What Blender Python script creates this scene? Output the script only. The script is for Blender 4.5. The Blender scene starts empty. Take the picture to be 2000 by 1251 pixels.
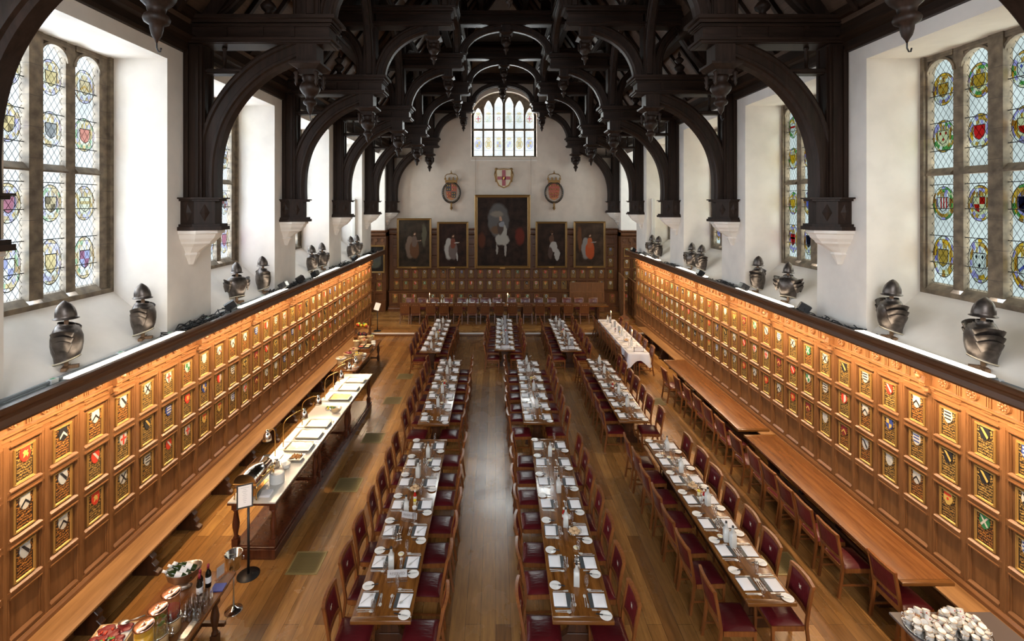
import bpy, bmesh, math, random
from mathutils import Vector, Matrix, Euler
R = math.radians
PI = math.pi
sc = bpy.context.scene
COL = sc.collection

# ------------------------------------------------------------------ camera, world, exposure
cam_d = bpy.data.cameras.new('camera')
cam = bpy.data.objects.new('camera', cam_d)
COL.objects.link(cam)
cam.location = (0, 0, 5.98)
cam.rotation_euler = (R(90), 0, 0)
cam_d.sensor_width = 36.0
cam_d.lens = 36.0 * 945 / 2000
cam_d.shift_x = 32.0 / 2000
cam_d.shift_y = -228.9 / 2000
cam_d.clip_end = 200
sc.camera = cam
sc.view_settings.view_transform = 'Standard'
sc.view_settings.look = 'None'
sc.view_settings.gamma = 1
sc.view_settings.use_curve_mapping = False
sc.view_settings.exposure = 0.28
sc.cycles.max_bounces = 7
sc.cycles.diffuse_bounces = 4
sc.cycles.glossy_bounces = 3
sc.cycles.transmission_bounces = 4
sc.cycles.transparent_max_bounces = 12
sc.cycles.sample_clamp_indirect = 6
sc.cycles.caustics_reflective = False
sc.cycles.caustics_refractive = False
sc.cycles.use_denoising = True
sc.cycles.use_light_tree = True
world = bpy.data.worlds.new('daylight')
sc.world = world
world.use_nodes = True
world.node_tree.nodes['Background'].inputs[0].default_value = (0.88, 0.95, 1.0, 1)
world.node_tree.nodes['Background'].inputs[1].default_value = 1.25

def area(name, loc, rot, sx, sy, power, color):
    l = bpy.data.lights.new(name, 'AREA')
    l.shape = 'RECTANGLE'; l.size = sx; l.size_y = sy
    l.energy = power; l.color = color
    o = bpy.data.objects.new(name, l); COL.objects.link(o)
    o.location = loc; o.rotation_euler = rot
    return o

XL, XR, CX, WH = -6.02, 6.80, 0.39, 6.41     # wall planes, hall centre line, half width
Y1, BAY = 9.32, 4.31                          # first truss in full view, bay length
GL, GR = -7.38, 8.16                          # glass planes of side windows
WIN_J = range(-2, 4)
L_LEFT, L_RIGHT, L_END = 720, 430, 900
for j in WIN_J:                               # daylight outside every side window
    yc = 7.395 + BAY * j
    area('daylight_left', (GL - 0.30, yc, 6.5), (0, R(-90), 0), 4.6, 3.1, L_LEFT, (0.76, 0.86, 1.0))
    area('daylight_right', (GR + 0.30, yc, 6.5), (0, R(90), 0), 4.6, 3.1, L_RIGHT, (1.0, 0.95, 0.90))
area('daylight_end', (0.46, 28.25, 10.4), (R(-90), 0, 0), 3.9, 3.9, L_END, (0.90, 0.96, 1.0))
area('fill_light_near', (0.39, -7.1, 9.6), (R(90), 0, 0), 6.4, 5.6, 1350, (0.93, 0.96, 1.0))  # fill light added behind the camera, at the unseen near-end window
area('daylight_oriel_left', (-9.55, 24.8, 6.6), (0, R(-90), 0), 3.8, 2.3, 700, (0.88, 0.95, 1.0))
area('daylight_oriel_right', (10.3, 24.8, 6.6), (0, R(90), 0), 3.8, 2.3, 420, (0.9, 0.98, 1.0))
WARM = (1.0, 0.74, 0.47)
for k in range(-1, 4):                        # lamps hidden behind the cornice wash the panelling
    yc = 3.21 + BAY * k + BAY
    area('cornice_lamp_left', (-5.49, yc, 3.47), (0, R(25), 0), 0.05, 4.1, 105, WARM)
    area('cornice_lamp_right', (6.27, yc, 3.45), (0, R(-25), 0), 0.05, 4.1, 105, WARM)

# ------------------------------------------------------------------ materials
def newmat(name):
    m = bpy.data.materials.new(name); m.use_nodes = True
    nt = m.node_tree
    return m, nt, nt.nodes, nt.links, nt.nodes['Principled BSDF']

def plain(name, col, rough=0.5, metal=0.0, spec=0.5, coat=0.0, emit=None, es=0.0, sheen=0.0):
    m, nt, N, L, b = newmat(name)
    b.inputs['Base Color'].default_value = (*col, 1)
    b.inputs['Roughness'].default_value = rough
    b.inputs['Metallic'].default_value = metal
    b.inputs['Specular IOR Level'].default_value = spec
    b.inputs['Coat Weight'].default_value = coat
    if emit:
        b.inputs['Emission Color'].default_value = (*emit, 1)
        b.inputs['Emission Strength'].default_value = es
    return m

def mapping(N, L, scale, rot=(0, 0, 0), kind='Object'):
    tc = N.new('ShaderNodeTexCoord'); mp = N.new('ShaderNodeMapping')
    mp.inputs['Scale'].default_value = scale; mp.inputs['Rotation'].default_value = rot
    L.new(tc.outputs[kind], mp.inputs[0]); return mp

def ramp(N, stops):
    r = N.new('ShaderNodeValToRGB'); e = r.color_ramp.elements
    while len(e) < len(stops): e.new(0.5)
    for i, (p, c) in enumerate(stops):
        e[i].position = p; e[i].color = (*c, 1)
    return r

def wood(name, c0, c1, rough=0.4, axis='y', grain=1.0, bump=0.15, spec=0.5, coat=0.0, rand=0.0):
    m, nt, N, L, b = newmat(name)
    s = {'x': (1.2, 14, 14), 'y': (14, 1.2, 14), 'z': (14, 14, 1.2)}[axis]
    mp = mapping(N, L, tuple(v * grain for v in s))
    n = N.new('ShaderNodeTexNoise'); n.inputs['Scale'].default_value = 1.6; n.inputs['Detail'].default_value = 5
    n.inputs['Roughness'].default_value = 0.65
    L.new(mp.outputs[0], n.inputs[0])
    r = ramp(N, [(0.3, c0), (0.7, c1)]); L.new(n.outputs[0], r.inputs[0])
    out = r.outputs[0]
    if rand:
        oi = N.new('ShaderNodeObjectInfo'); hv = N.new('ShaderNodeHueSaturation')
        mr = N.new('ShaderNodeMapRange'); mr.inputs[3].default_value = 1 - rand; mr.inputs[4].default_value = 1 + rand
        L.new(oi.outputs['Random'], mr.inputs[0]); L.new(mr.outputs[0], hv.inputs['Value'])
        L.new(out, hv.inputs['Color']); out = hv.outputs[0]
    L.new(out, b.inputs['Base Color'])
    b.inputs['Roughness'].default_value = rough
    b.inputs['Specular IOR Level'].default_value = spec
    b.inputs['Coat Weight'].default_value = coat; b.inputs['Coat Roughness'].default_value = 0.12
    if bump:
        bp = N.new('ShaderNodeBump'); bp.inputs['Strength'].default_value = bump; bp.inputs['Distance'].default_value = 0.004
        L.new(n.outputs[0], bp.inputs['Height']); L.new(bp.outputs[0], b.inputs['Normal'])
    return m

M = {}
M['roof'] = wood('dark_roof_oak', (0.010, 0.005, 0.0025), (0.031, 0.0157, 0.010), 0.5, 'z', 0.6, 0.35, spec=.22)
M['roofx'] = wood('dark_roof_oak_beam', (0.010, 0.005, 0.0025), (0.033, 0.0168, 0.011), 0.5, 'x', 0.6, 0.35, spec=.22)
M['roofy'] = wood('dark_roof_oak_plate', (0.009, 0.005, 0.0025), (0.028, 0.014, 0.008), 0.5, 'y', 0.6, 0.35, spec=.22)
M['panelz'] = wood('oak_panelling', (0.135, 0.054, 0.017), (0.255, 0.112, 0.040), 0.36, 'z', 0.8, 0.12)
M['panely'] = wood('oak_rail', (0.145, 0.058, 0.018), (0.275, 0.120, 0.044), 0.34, 'y', 0.8, 0.12)
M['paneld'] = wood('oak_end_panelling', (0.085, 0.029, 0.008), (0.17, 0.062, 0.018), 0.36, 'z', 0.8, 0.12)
M['cornice'] = wood('oak_cornice', (0.060, 0.022, 0.008), (0.12, 0.048, 0.016), 0.4, 'y', 0.8, 0.1)
M['bench'] = wood('worn_oak_bench', (0.20, 0.090, 0.030), (0.42, 0.215, 0.080), 0.42, 'y', 0.35, 0.1)
M['table'] = wood('polished_oak_table', (0.065, 0.021, 0.005), (0.27, 0.105, 0.022), 0.20, 'y', 0.75, 0.12, coat=0.35)
M['tablex'] = wood('polished_oak_end_board', (0.09, 0.032, 0.007), (0.22, 0.086, 0.020), 0.22, 'x', 0.75, 0.12, coat=0.35)
M['tablel'] = wood('oak_side_table', (0.12, 0.040, 0.011), (0.27, 0.104, 0.030), 0.25, 'y', 0.6, 0.1, coat=0.25)
M['leg'] = wood('oak_table_leg', (0.035, 0.012, 0.005), (0.09, 0.032, 0.012), 0.35, 'z', 0.8, 0.08)
M['chair'] = wood('oak_chair_frame', (0.15, 0.047, 0.012), (0.28, 0.098, 0.026), 0.30, 'z', 1.0, 0.08, rand=0.18)
M['chairc'] = wood('carved_oak_chair', (0.10, 0.036, 0.012), (0.20, 0.075, 0.025), 0.36, 'z', 1.0, 0.15, rand=0.15)
M['lwood'] = wood('pale_birch_wood', (0.45, 0.28, 0.13), (0.60, 0.41, 0.21), 0.45, 'x', 0.8, 0.05)
M['mahog'] = wood('mahogany_server', (0.055, 0.014, 0.006), (0.12, 0.034, 0.014), 0.25, 'z', 0.7, 0.05)
M['stand'] = wood('plain_stand_wood', (0.17, 0.09, 0.045), (0.28, 0.16, 0.08), 0.6, 'z', 1.0, 0.1)

def leather(name, c):
    m, nt, N, L, b = newmat(name)
    oi = N.new('ShaderNodeObjectInfo'); hv = N.new('ShaderNodeHueSaturation')
    mr = N.new('ShaderNodeMapRange'); mr.inputs[3].default_value = 0.7; mr.inputs[4].default_value = 1.25
    L.new(oi.outputs['Random'], mr.inputs[0]); L.new(mr.outputs[0], hv.inputs['Value'])
    hv.inputs['Color'].default_value = (*c, 1); L.new(hv.outputs[0], b.inputs['Base Color'])
    b.inputs['Roughness'].default_value = 0.30
    b.inputs['Specular IOR Level'].default_value = 0.4
    mp = mapping(N, L, (5, 16, 8)); n = N.new('ShaderNodeTexNoise'); n.inputs['Scale'].default_value = 1.0
    n.inputs['Detail'].default_value = 2; L.new(mp.outputs[0], n.inputs[0])
    bp = N.new('ShaderNodeBump'); bp.inputs['Strength'].default_value = 0.35; bp.inputs['Distance'].default_value = 0.02
    L.new(n.outputs[0], bp.inputs['Height']); L.new(bp.outputs[0], b.inputs['Normal'])
    return m
M['leather'] = leather('burgundy_leather', (0.098, 0.009, 0.012))

def plaster(name, c):
    m, nt, N, L, b = newmat(name)
    mp = mapping(N, L, (1, 1, 1)); n = N.new('ShaderNodeTexNoise'); n.inputs['Scale'].default_value = 2.5; n.inputs['Detail'].default_value = 8
    L.new(mp.outputs[0], n.inputs[0])
    c2 = tuple(v * 0.93 for v in c)
    r = ramp(N, [(0.35, c2), (0.6, c)]); L.new(n.outputs[0], r.inputs[0]); L.new(r.outputs[0], b.inputs['Base Color'])
    b.inputs['Roughness'].default_value = 0.85
    bp = N.new('ShaderNodeBump'); bp.inputs['Strength'].default_value = 0.25; bp.inputs['Distance'].default_value = 0.02
    L.new(n.outputs[0], bp.inputs['Height']); L.new(bp.outputs[0], b.inputs['Normal'])
    return m
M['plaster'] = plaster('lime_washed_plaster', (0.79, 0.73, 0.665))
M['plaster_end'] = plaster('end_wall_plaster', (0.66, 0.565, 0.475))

def stone():
    m, nt, N, L, b = newmat('grey_brown_stone')
    mp = mapping(N, L, (1, 1, 1)); n = N.new('ShaderNodeTexNoise'); n.inputs['Scale'].default_value = 7; n.inputs['Detail'].default_value = 8
    L.new(mp.outputs[0], n.inputs[0])
    r = ramp(N, [(0.3, (0.085, 0.066, 0.046)), (0.7, (0.23, 0.175, 0.118))]); L.new(n.outputs[0], r.inputs[0])
    sx = N.new('ShaderNodeSeparateXYZ'); L.new(mp.outputs[0], sx.inputs[0])
    w = N.new('ShaderNodeMath'); w.operation = 'FRACT'
    mu = N.new('ShaderNodeMath'); mu.operation = 'MULTIPLY'; mu.inputs[1].default_value = 2.1
    L.new(sx.outputs[2], mu.inputs[0]); L.new(mu.outputs[0], w.inputs[0])
    lt = N.new('ShaderNodeMath'); lt.operation = 'LESS_THAN'; lt.inputs[1].default_value = 0.02
    L.new(w.outputs[0], lt.inputs[0])
    mx = N.new('ShaderNodeMixRGB'); mx.inputs[2].default_value = (0.10, 0.08, 0.06, 1)
    L.new(lt.outputs[0], mx.inputs[0]); L.new(r.outputs[0], mx.inputs[1]); L.new(mx.outputs[0], b.inputs['Base Color'])
    b.inputs['Roughness'].default_value = 0.8
    return m
M['stone'] = stone()

def floor_mat(name, rot):
    m, nt, N, L, b = newmat(name)
    mp = mapping(N, L, (1, 1, 1), (0, 0, rot))
    br = N.new('ShaderNodeTexBrick')
    br.offset = 0.37; br.offset_frequency = 2
    br.inputs['Scale'].default_value = 1
    br.inputs['Mortar Size'].default_value = 0.0022
    br.inputs['Mortar Smooth'].default_value = 0.1
    br.inputs['Brick Width'].default_value = 2.9
    br.inputs['Row Height'].default_value = 0.215
    br.inputs['Color1'].default_value = (0.225, 0.098, 0.026, 1)
    br.inputs['Color2'].default_value = (0.43, 0.215, 0.064, 1)
    br.inputs['Mortar'].default_value = (0.040, 0.018, 0.008, 1)
    L.new(mp.outputs[0], br.inputs[0])
    mp2 = mapping(N, L, (10, 0.9, 1) if rot else (0.9, 10, 1))
    n = N.new('ShaderNodeTexNoise'); n.inputs['Scale'].default_value = 2.2; n.inputs['Detail'].default_value = 7
    n.inputs['Roughness'].default_value = 0.6
    L.new(mp2.outputs[0], n.inputs[0])
    r = ramp(N, [(0.28, (0.62, 0.60, 0.58)), (0.72, (1.15, 1.12, 1.08))]); L.new(n.outputs[0], r.inputs[0])
    mx = N.new('ShaderNodeMixRGB'); mx.blend_type = 'MULTIPLY'; mx.inputs[0].default_value = 1
    L.new(br.outputs[0], mx.inputs[1]); L.new(r.outputs[0], mx.inputs[2])
    L.new(mx.outputs[0], b.inputs['Base Color'])
    n2 = N.new('ShaderNodeTexNoise'); n2.inputs['Scale'].default_value = 1.3; n2.inputs['Detail'].default_value = 5
    L.new(mp.outputs[0], n2.inputs[0])
    mr = N.new('ShaderNodeMapRange'); mr.inputs[3].default_value = 0.17; mr.inputs[4].default_value = 0.36
    L.new(n2.outputs[0], mr.inputs[0]); L.new(mr.outputs[0], b.inputs['Roughness'])
    b.inputs['Specular IOR Level'].default_value = 0.45
    bp = N.new('ShaderNodeBump'); bp.inputs['Strength'].default_value = 0.12; bp.inputs['Distance'].default_value = 0.006
    L.new(n.outputs[0], bp.inputs['Height']); L.new(bp.outputs[0], b.inputs['Normal'])
    return m
M['floor'] = floor_mat('oak_floor_boards', R(90))
M['dais'] = floor_mat('oak_dais_boards', 0)

def armour():
    m, nt, N, L, b = newmat('worn_brown_steel')
    mp = mapping(N, L, (1, 1, 1)); n = N.new('ShaderNodeTexNoise'); n.inputs['Scale'].default_value = 9; n.inputs['Detail'].default_value = 6
    L.new(mp.outputs[0], n.inputs[0])
    r = ramp(N, [(0.3, (0.05, 0.04, 0.034)), (0.7, (0.15, 0.125, 0.11))]); L.new(n.outputs[0], r.inputs[0])
    L.new(r.outputs[0], b.inputs['Base Color']); b.inputs['Metallic'].default_value = 0.75; b.inputs['Roughness'].default_value = 0.36
    return m
M['armour'] = armour()
M['gilt'] = plain('gilt', (0.46, 0.26, 0.07), 0.38, 0.6)
M['gilt2'] = plain('dull_gilt_frame', (0.23, 0.125, 0.035), 0.45, 0.5)
M['white'] = plain('white_china', (0.86, 0.84, 0.80), 0.18)
M['paper'] = plain('white_paper', (0.80, 0.80, 0.82), 0.7)
M['linen'] = plain('white_linen', (0.87, 0.86, 0.88), 0.85)
M['slate'] = plain('dark_grey_mat', (0.055, 0.062, 0.066), 0.35)
M['steel'] = plain('polished_steel', (0.75, 0.74, 0.72), 0.12, 1.0)
M['cut'] = plain('silver_cutlery', (0.80, 0.78, 0.75), 0.28, 0.55)
M['steelb'] = plain('brushed_steel', (0.55, 0.52, 0.48), 0.3, 1.0)
M['copper'] = plain('copper_lid', (0.80, 0.50, 0.38), 0.16, 1.0)
M['brass'] = plain('brass', (0.80, 0.52, 0.18), 0.2, 1.0)
M['grate'] = plain('brass_floor_grille', (0.30, 0.225, 0.085), 0.5, 0.2)
M['dark'] = plain('dark_void', (0.006, 0.005, 0.004), 0.8)
M['black'] = plain('black_metal', (0.018, 0.018, 0.02), 0.4)
M['grey'] = plain('grey_cable_tray', (0.16, 0.17, 0.17), 0.5)
M['lgrey'] = plain('light_grey_plastic', (0.55, 0.56, 0.56), 0.5)
M['menu'] = plain('grey_menu_card', (0.34, 0.36, 0.39), 0.55)
M['green'] = plain('green_label', (0.02, 0.30, 0.10), 0.5)
M['red'] = plain('red_ketchup', (0.45, 0.015, 0.012), 0.3)
M['yellow'] = plain('yellow_mustard_cap', (0.80, 0.62, 0.03), 0.4)
M['cream'] = plain('cream_butter', (0.80, 0.70, 0.42), 0.4)
M['bread'] = plain('bread_roll', (0.66, 0.45, 0.25), 0.8)
M['bluebk'] = plain('blue_book_cover', (0.055, 0.075, 0.30), 0.6)
M['wine'] = plain('dark_wine_bottle_glass', (0.006, 0.006, 0.005), 0.08)
M['wineg'] = plain('green_wine_bottle_glass', (0.02, 0.035, 0.01), 0.08)
M['candle'] = plain('candle_wax', (0.80, 0.75, 0.62), 0.5)
M['flame'] = plain('candle_flame', (1, 0.6, 0.2), 0.5, emit=(1.0, 0.55, 0.18), es=40)
M['tube'] = plain('glowing_lamp_diffuser', (1, 1, 1), 0.5, emit=(1.0, 0.86, 0.66), es=7)
M['bulb'] = plain('glowing_heat_bulb', (1, 1, 1), 0.5, emit=(1.0, 0.78, 0.5), es=25)
M['meat'] = plain('sliced_cured_meat', (0.24, 0.03, 0.03), 0.35)
M['leaf'] = plain('green_leaf', (0.08, 0.26, 0.03), 0.5)
M['tomato'] = plain('red_tomato', (0.60, 0.06, 0.02), 0.3)
M['food'] = plain('golden_food', (0.42, 0.19, 0.05), 0.5)
M['foodw'] = plain('pale_rice', (0.60, 0.44, 0.23), 0.6)
M['fish'] = plain('poached_fish', (0.64, 0.50, 0.34), 0.5)
M['marble'] = plain('white_counter_top', (0.72, 0.69, 0.64), 0.2)
M['cloth'] = plain('white_table_cloth', (0.78, 0.78, 0.84), 0.85)
M['gtop'] = plain('grey_laminate_top', (0.13, 0.105, 0.10), 0.35)
M['string'] = plain('pale_rope_trim', (0.55, 0.48, 0.36), 0.8)
M['redt'] = plain('beetroot_red', (0.22, 0.01, 0.03), 0.4)
M['bl'] = plain('matt_black_dish', (0.02, 0.02, 0.02), 0.4)

def thin_glass(name, tint=(1, 1, 1), rough=0.02):
    m = bpy.data.materials.new(name); m.use_nodes = True
    N, L = m.node_tree.nodes, m.node_tree.links; N.remove(N['Principled BSDF'])
    t = N.new('ShaderNodeBsdfTransparent'); t.inputs[0].default_value = (*tint, 1)
    g = N.new('ShaderNodeBsdfGlossy'); g.inputs['Roughness'].default_value = rough
    lw = N.new('ShaderNodeLayerWeight'); lw.inputs[0].default_value = 0.35
    mr = N.new('ShaderNodeMapRange'); mr.inputs[3].default_value = 0.04; mr.inputs[4].default_value = 0.6
    L.new(lw.outputs['Facing'], mr.inputs[0])
    mx = N.new('ShaderNodeMixShader'); L.new(mr.outputs[0], mx.inputs[0]); L.new(t.outputs[0], mx.inputs[1]); L.new(g.outputs[0], mx.inputs[2])
    L.new(mx.outputs[0], N['Material Output'].inputs[0])
    return m
M['glass'] = thin_glass('clear_glass', (0.985, 0.985, 0.985))
M['juice'] = plain('orange_juice', (0.75, 0.42, 0.03), 0.2)
M['cordial'] = plain('red_cordial', (0.16, 0.006, 0.012), 0.1)
M['water'] = thin_glass('water_with_cucumber', (0.70, 0.76, 0.62))
m, nt, N, L, b = newmat('frosted_bottle_glass')
b.inputs['Base Color'].default_value = (0.72, 0.74, 0.72, 1); b.inputs['Roughness'].default_value = 0.25
b.inputs['Transmission Weight'].default_value = 0.0; b.inputs['Alpha'].default_value = 0.72
M['frost'] = m

def stained(name, col):
    """coloured window glass: light passes through tinted; a little is caught on the surface"""
    m = bpy.data.materials.new(name); m.use_nodes = True
    N, L = m.node_tree.nodes, m.node_tree.links; N.remove(N['Principled BSDF'])
    t = N.new('ShaderNodeBsdfTransparent'); t.inputs[0].default_value = (*col, 1)
    L.new(t.outputs[0], N['Material Output'].inputs[0]); return m
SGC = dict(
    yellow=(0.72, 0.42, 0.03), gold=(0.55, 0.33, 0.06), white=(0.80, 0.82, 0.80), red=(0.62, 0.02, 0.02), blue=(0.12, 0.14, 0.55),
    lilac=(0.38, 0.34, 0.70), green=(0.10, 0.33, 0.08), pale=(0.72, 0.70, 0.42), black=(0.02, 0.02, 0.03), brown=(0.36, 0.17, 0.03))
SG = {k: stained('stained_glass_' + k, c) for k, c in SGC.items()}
SGL = {k: stained('overexposed_stained_glass_' + k, tuple(0.30 + 0.70 * v ** 0.7 for v in c)) for k, c in SGC.items()}  # lighter copies: overexposure of the left and end windows put into the tint
M['lead'] = plain('window_lead', (0.02, 0.022, 0.022), 0.6)

def leaded(name, tint, dx, dz, wv):
    m = bpy.data.materials.new(name); m.use_nodes = True
    N, L = m.node_tree.nodes, m.node_tree.links; pb = N['Principled BSDF']
    pb.inputs['Base Color'].default_value = (0.03, 0.035, 0.035, 1); pb.inputs['Roughness'].default_value = 0.6
    tc = N.new('ShaderNodeTexCoord'); sx = N.new('ShaderNodeSeparateXYZ'); L.new(tc.outputs['Object'], sx.inputs[0])
    def mth(op, a, bb=None):
        n = N.new('ShaderNodeMath'); n.operation = op
        for i, v in enumerate((a, bb)):
            if v is None: continue
            if isinstance(v, (int, float)): n.inputs[i].default_value = v
            else: L.new(v, n.inputs[i])
        return n.outputs[0]
    a = mth('DIVIDE', sx.outputs[1], dx); c = mth('DIVIDE', sx.outputs[2], dz)
    u = mth('FRACT', mth('ADD', mth('ADD', a, c), 100.0)); v = mth('FRACT', mth('ADD', mth('SUBTRACT', a, c), 100.0))
    f = mth('MAXIMUM', mth('LESS_THAN', u, wv), mth('LESS_THAN', v, wv))
    n = N.new('ShaderNodeTexNoise'); n.inputs['Scale'].default_value = 1.1; n.inputs['Detail'].default_value = 3
    L.new(tc.outputs['Object'], n.inputs[0])
    r = ramp(N, [(0.35, tuple(t * 0.72 for t in tint)), (0.62, tint)]); L.new(n.outputs[0], r.inputs[0])
    t = N.new('ShaderNodeBsdfTransparent'); L.new(r.outputs[0], t.inputs[0])
    mx = N.new('ShaderNodeMixShader'); L.new(f, mx.inputs[0]); L.new(t.outputs[0], mx.inputs[1]); L.new(pb.outputs[0], mx.inputs[2])
    L.new(mx.outputs[0], N['Material Output'].inputs[0])
    return m
M['leaded'] = leaded('leaded_diamond_glass', (0.93, 0.97, 0.97), 0.105, 0.17, 0.08)
M['leaded_r'] = leaded('dimmed_greenish_leaded_glass', (0.50, 0.56, 0.53), 0.105, 0.17, 0.08)  # right panes darkened in the tint to imitate dimmer daylight on that side

# ------------------------------------------------------------------ mesh builder
class MB:
    def __init__(s): s.v = []; s.f = []; s.m = []; s.sm = []
    def add(s, vs, fs, mat=0, smooth=False):
        o = len(s.v); s.v += [tuple(p) for p in vs]
        for f in fs: s.f.append([i + o for i in f]); s.m.append(mat); s.sm.append(smooth)
        return s
    def box(s, x0, x1, y0, y1, z0, z1, mat=0):
        x0, x1 = min(x0, x1), max(x0, x1); y0, y1 = min(y0, y1), max(y0, y1); z0, z1 = min(z0, z1), max(z0, z1)
        v = [(x, y, z) for z in (z0, z1) for y in (y0, y1) for x in (x0, x1)]
        return s.add(v, [(0, 2, 3, 1), (4, 5, 7, 6), (0, 1, 5, 4), (2, 6, 7, 3), (0, 4, 6, 2), (1, 3, 7, 5)], mat)
    def cbox(s, c, d, mat=0, rz=0.0, rx=0.0, ry=0.0):
        mtx = Matrix.Translation(c) @ Euler((rx, ry, rz)).to_matrix().to_4x4()
        v = [mtx @ Vector((x * d[0] / 2, y * d[1] / 2, z * d[2] / 2)) for z in (-1, 1) for y in (-1, 1) for x in (-1, 1)]
        return s.add(v, [(0, 2, 3, 1), (4, 5, 7, 6), (0, 1, 5, 4), (2, 6, 7, 3), (0, 4, 6, 2), (1, 3, 7, 5)], mat)
    def taper(s, x, y, z0, z1, w0, w1, mat=0, sides=4, rot=PI / 4):
        v = []
        for z, w in ((z0, w0), (z1, w1)):
            r = w / math.cos(PI / sides) if sides == 4 else w
            for i in range(sides):
                a = rot + 2 * PI * i / sides; v.append((x + r * math.cos(a), y + r * math.sin(a), z))
        n = sides
        fs = [(i, (i + 1) % n, n + (i + 1) % n, n + i) for i in range(n)] + [tuple(range(n))[::-1], tuple(range(n, 2 * n))]
        return s.add(v, fs, mat)
    def prism(s, pts, axis, a, b, mat=0, smooth=False):
        """extrude a 2-D outline along an axis ('x': pts=(y,z), 'y': pts=(x,z), 'z': pts=(x,y))"""
        def P(p, t):
            return {'x': (t, p[0], p[1]), 'y': (p[0], t, p[1]), 'z': (p[0], p[1], t)}[axis]
        n = len(pts); v = [P(p, a) for p in pts] + [P(p, b) for p in pts]
        s.add(v, [(i, (i + 1) % n, n + (i + 1) % n, n + i) for i in range(n)], mat, smooth)
        return s.add(v, [tuple(range(n))[::-1], tuple(range(n, 2 * n))], mat)
    def lathe(s, prof, seg=16, c=(0, 0, 0), mat=0, sy=1.0, smooth=True, caps=True):
        v = []; n = seg
        for r, z in prof:
            for i in range(n):
                a = 2 * PI * i / n; v.append((c[0] + r * math.cos(a), c[1] + r * math.sin(a) * sy, c[2] + z))
        fs = []
        for j in range(len(prof) - 1):
            for i in range(n):
                fs.append((j * n + i, j * n + (i + 1) % n, (j + 1) * n + (i + 1) % n, (j + 1) * n + i))
        s.add(v, fs, mat, smooth)
        if caps:
            k = (len(prof) - 1) * n
            s.add([v[i] for i in range(n)], [tuple(range(n))[::-1]], mat); s.add([v[k + i] for i in range(n)], [tuple(range(n))], mat)
        return s
    def tube(s, pts, r, seg=8, mat=0, smooth=True):
        pts = [Vector(p) for p in pts]; rs = r if isinstance(r, (list, tuple)) else [r] * len(pts)
        v = []; up = Vector((0, 0, 1)); prev = None
        for i, p in enumerate(pts):
            t = (pts[min(i + 1, len(pts) - 1)] - pts[max(i - 1, 0)]).normalized()
            a = t.cross(up) if prev is None else prev - t * prev.dot(t)
            if a.length < 1e-4: a = t.cross(Vector((1, 0, 0)))
            a.normalize(); prev = a; b2 = t.cross(a)
            for k in range(seg):
                g = 2 * PI * k / seg; v.append(p + (a * math.cos(g) + b2 * math.sin(g)) * rs[i])
        fs = [(j * seg + k, j * seg + (k + 1) % seg, (j + 1) * seg + (k + 1) % seg, (j + 1) * seg + k) for j in range(len(pts) - 1) for k in range(seg)]
        s.add(v, fs, mat, smooth)
        m = (len(pts) - 1) * seg
        return s.add(v, [tuple(range(seg))[::-1], tuple(range(m, m + seg))], mat)
    def rib(s, pts, wid, dep, yc, prof=None, mat=0, plane='xz', closed=False):
        """moulded curved rib: centreline in a vertical plane, depth in that plane, width across it"""
        prof = prof or [(-.5, -.22), (-.40, -.17), (-.40, .17), (-.5, .22), (-.5, .34), (-.38, .38), (-.28, .5), (.28, .5), (.38, .38), (.5, .34), (.5, .22), (.40, .17), (.40, -.17), (.5, -.22), (.5, -.34), (.38, -.38), (.28, -.5), (-.28, -.5), (-.38, -.38), (-.5, -.34)]
        n = len(prof); v = []
        for i, (a, z) in enumerate(pts):
            a0, z0 = pts[max(i - 1, 0)]; a1, z1 = pts[min(i + 1, len(pts) - 1)]
            tx, tz = a1 - a0, z1 - z0; l = math.hypot(tx, tz); nx, nz = -tz / l, tx / l
            for w, d in prof:
                q = (a + nx * d * dep, z + nz * d * dep); t = yc + w * wid
                v.append((q[0], t, q[1]) if plane == 'xz' else (t, q[0], q[1]))
        fs = [(j * n + k, j * n + (k + 1) % n, (j + 1) * n + (k + 1) % n, (j + 1) * n + k) for j in range(len(pts) - 1) for k in range(n)]
        m = (len(pts) - 1) * n
        s.add(v, fs, mat)
        return s.add(v, [tuple(range(n))[::-1], tuple(range(m, m + n))], mat)
    def ball(s, c, r, mat=0, seg=10, rings=6, sx=1, sy=1, sz=1):
        v = []; fs = []
        for j in range(rings + 1):
            t = PI * j / rings
            for i in range(seg):
                a = 2 * PI * i / seg; v.append((c[0] + r * sx * math.sin(t) * math.cos(a), c[1] + r * sy * math.sin(t) * math.sin(a), c[2] - r * sz * math.cos(t)))
        for j in range(rings):
            for i in range(seg): fs.append((j * seg + i, j * seg + (i + 1) % seg, (j + 1) * seg + (i + 1) % seg, (j + 1) * seg + i))
        return s.add(v, fs, mat, True)
    def grid(s, fn, nu, nv, mat=0, smooth=True, flip=False):
        v = [fn(i / nu, j / nv) for j in range(nv + 1) for i in range(nu + 1)]
        fs = [(j * (nu + 1) + i, j * (nu + 1) + i + 1, (j + 1) * (nu + 1) + i + 1, (j + 1) * (nu + 1) + i) for j in range(nv) for i in range(nu)]
        if flip: fs = [f[::-1] for f in fs]
        return s.add(v, fs, mat, smooth)
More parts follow.
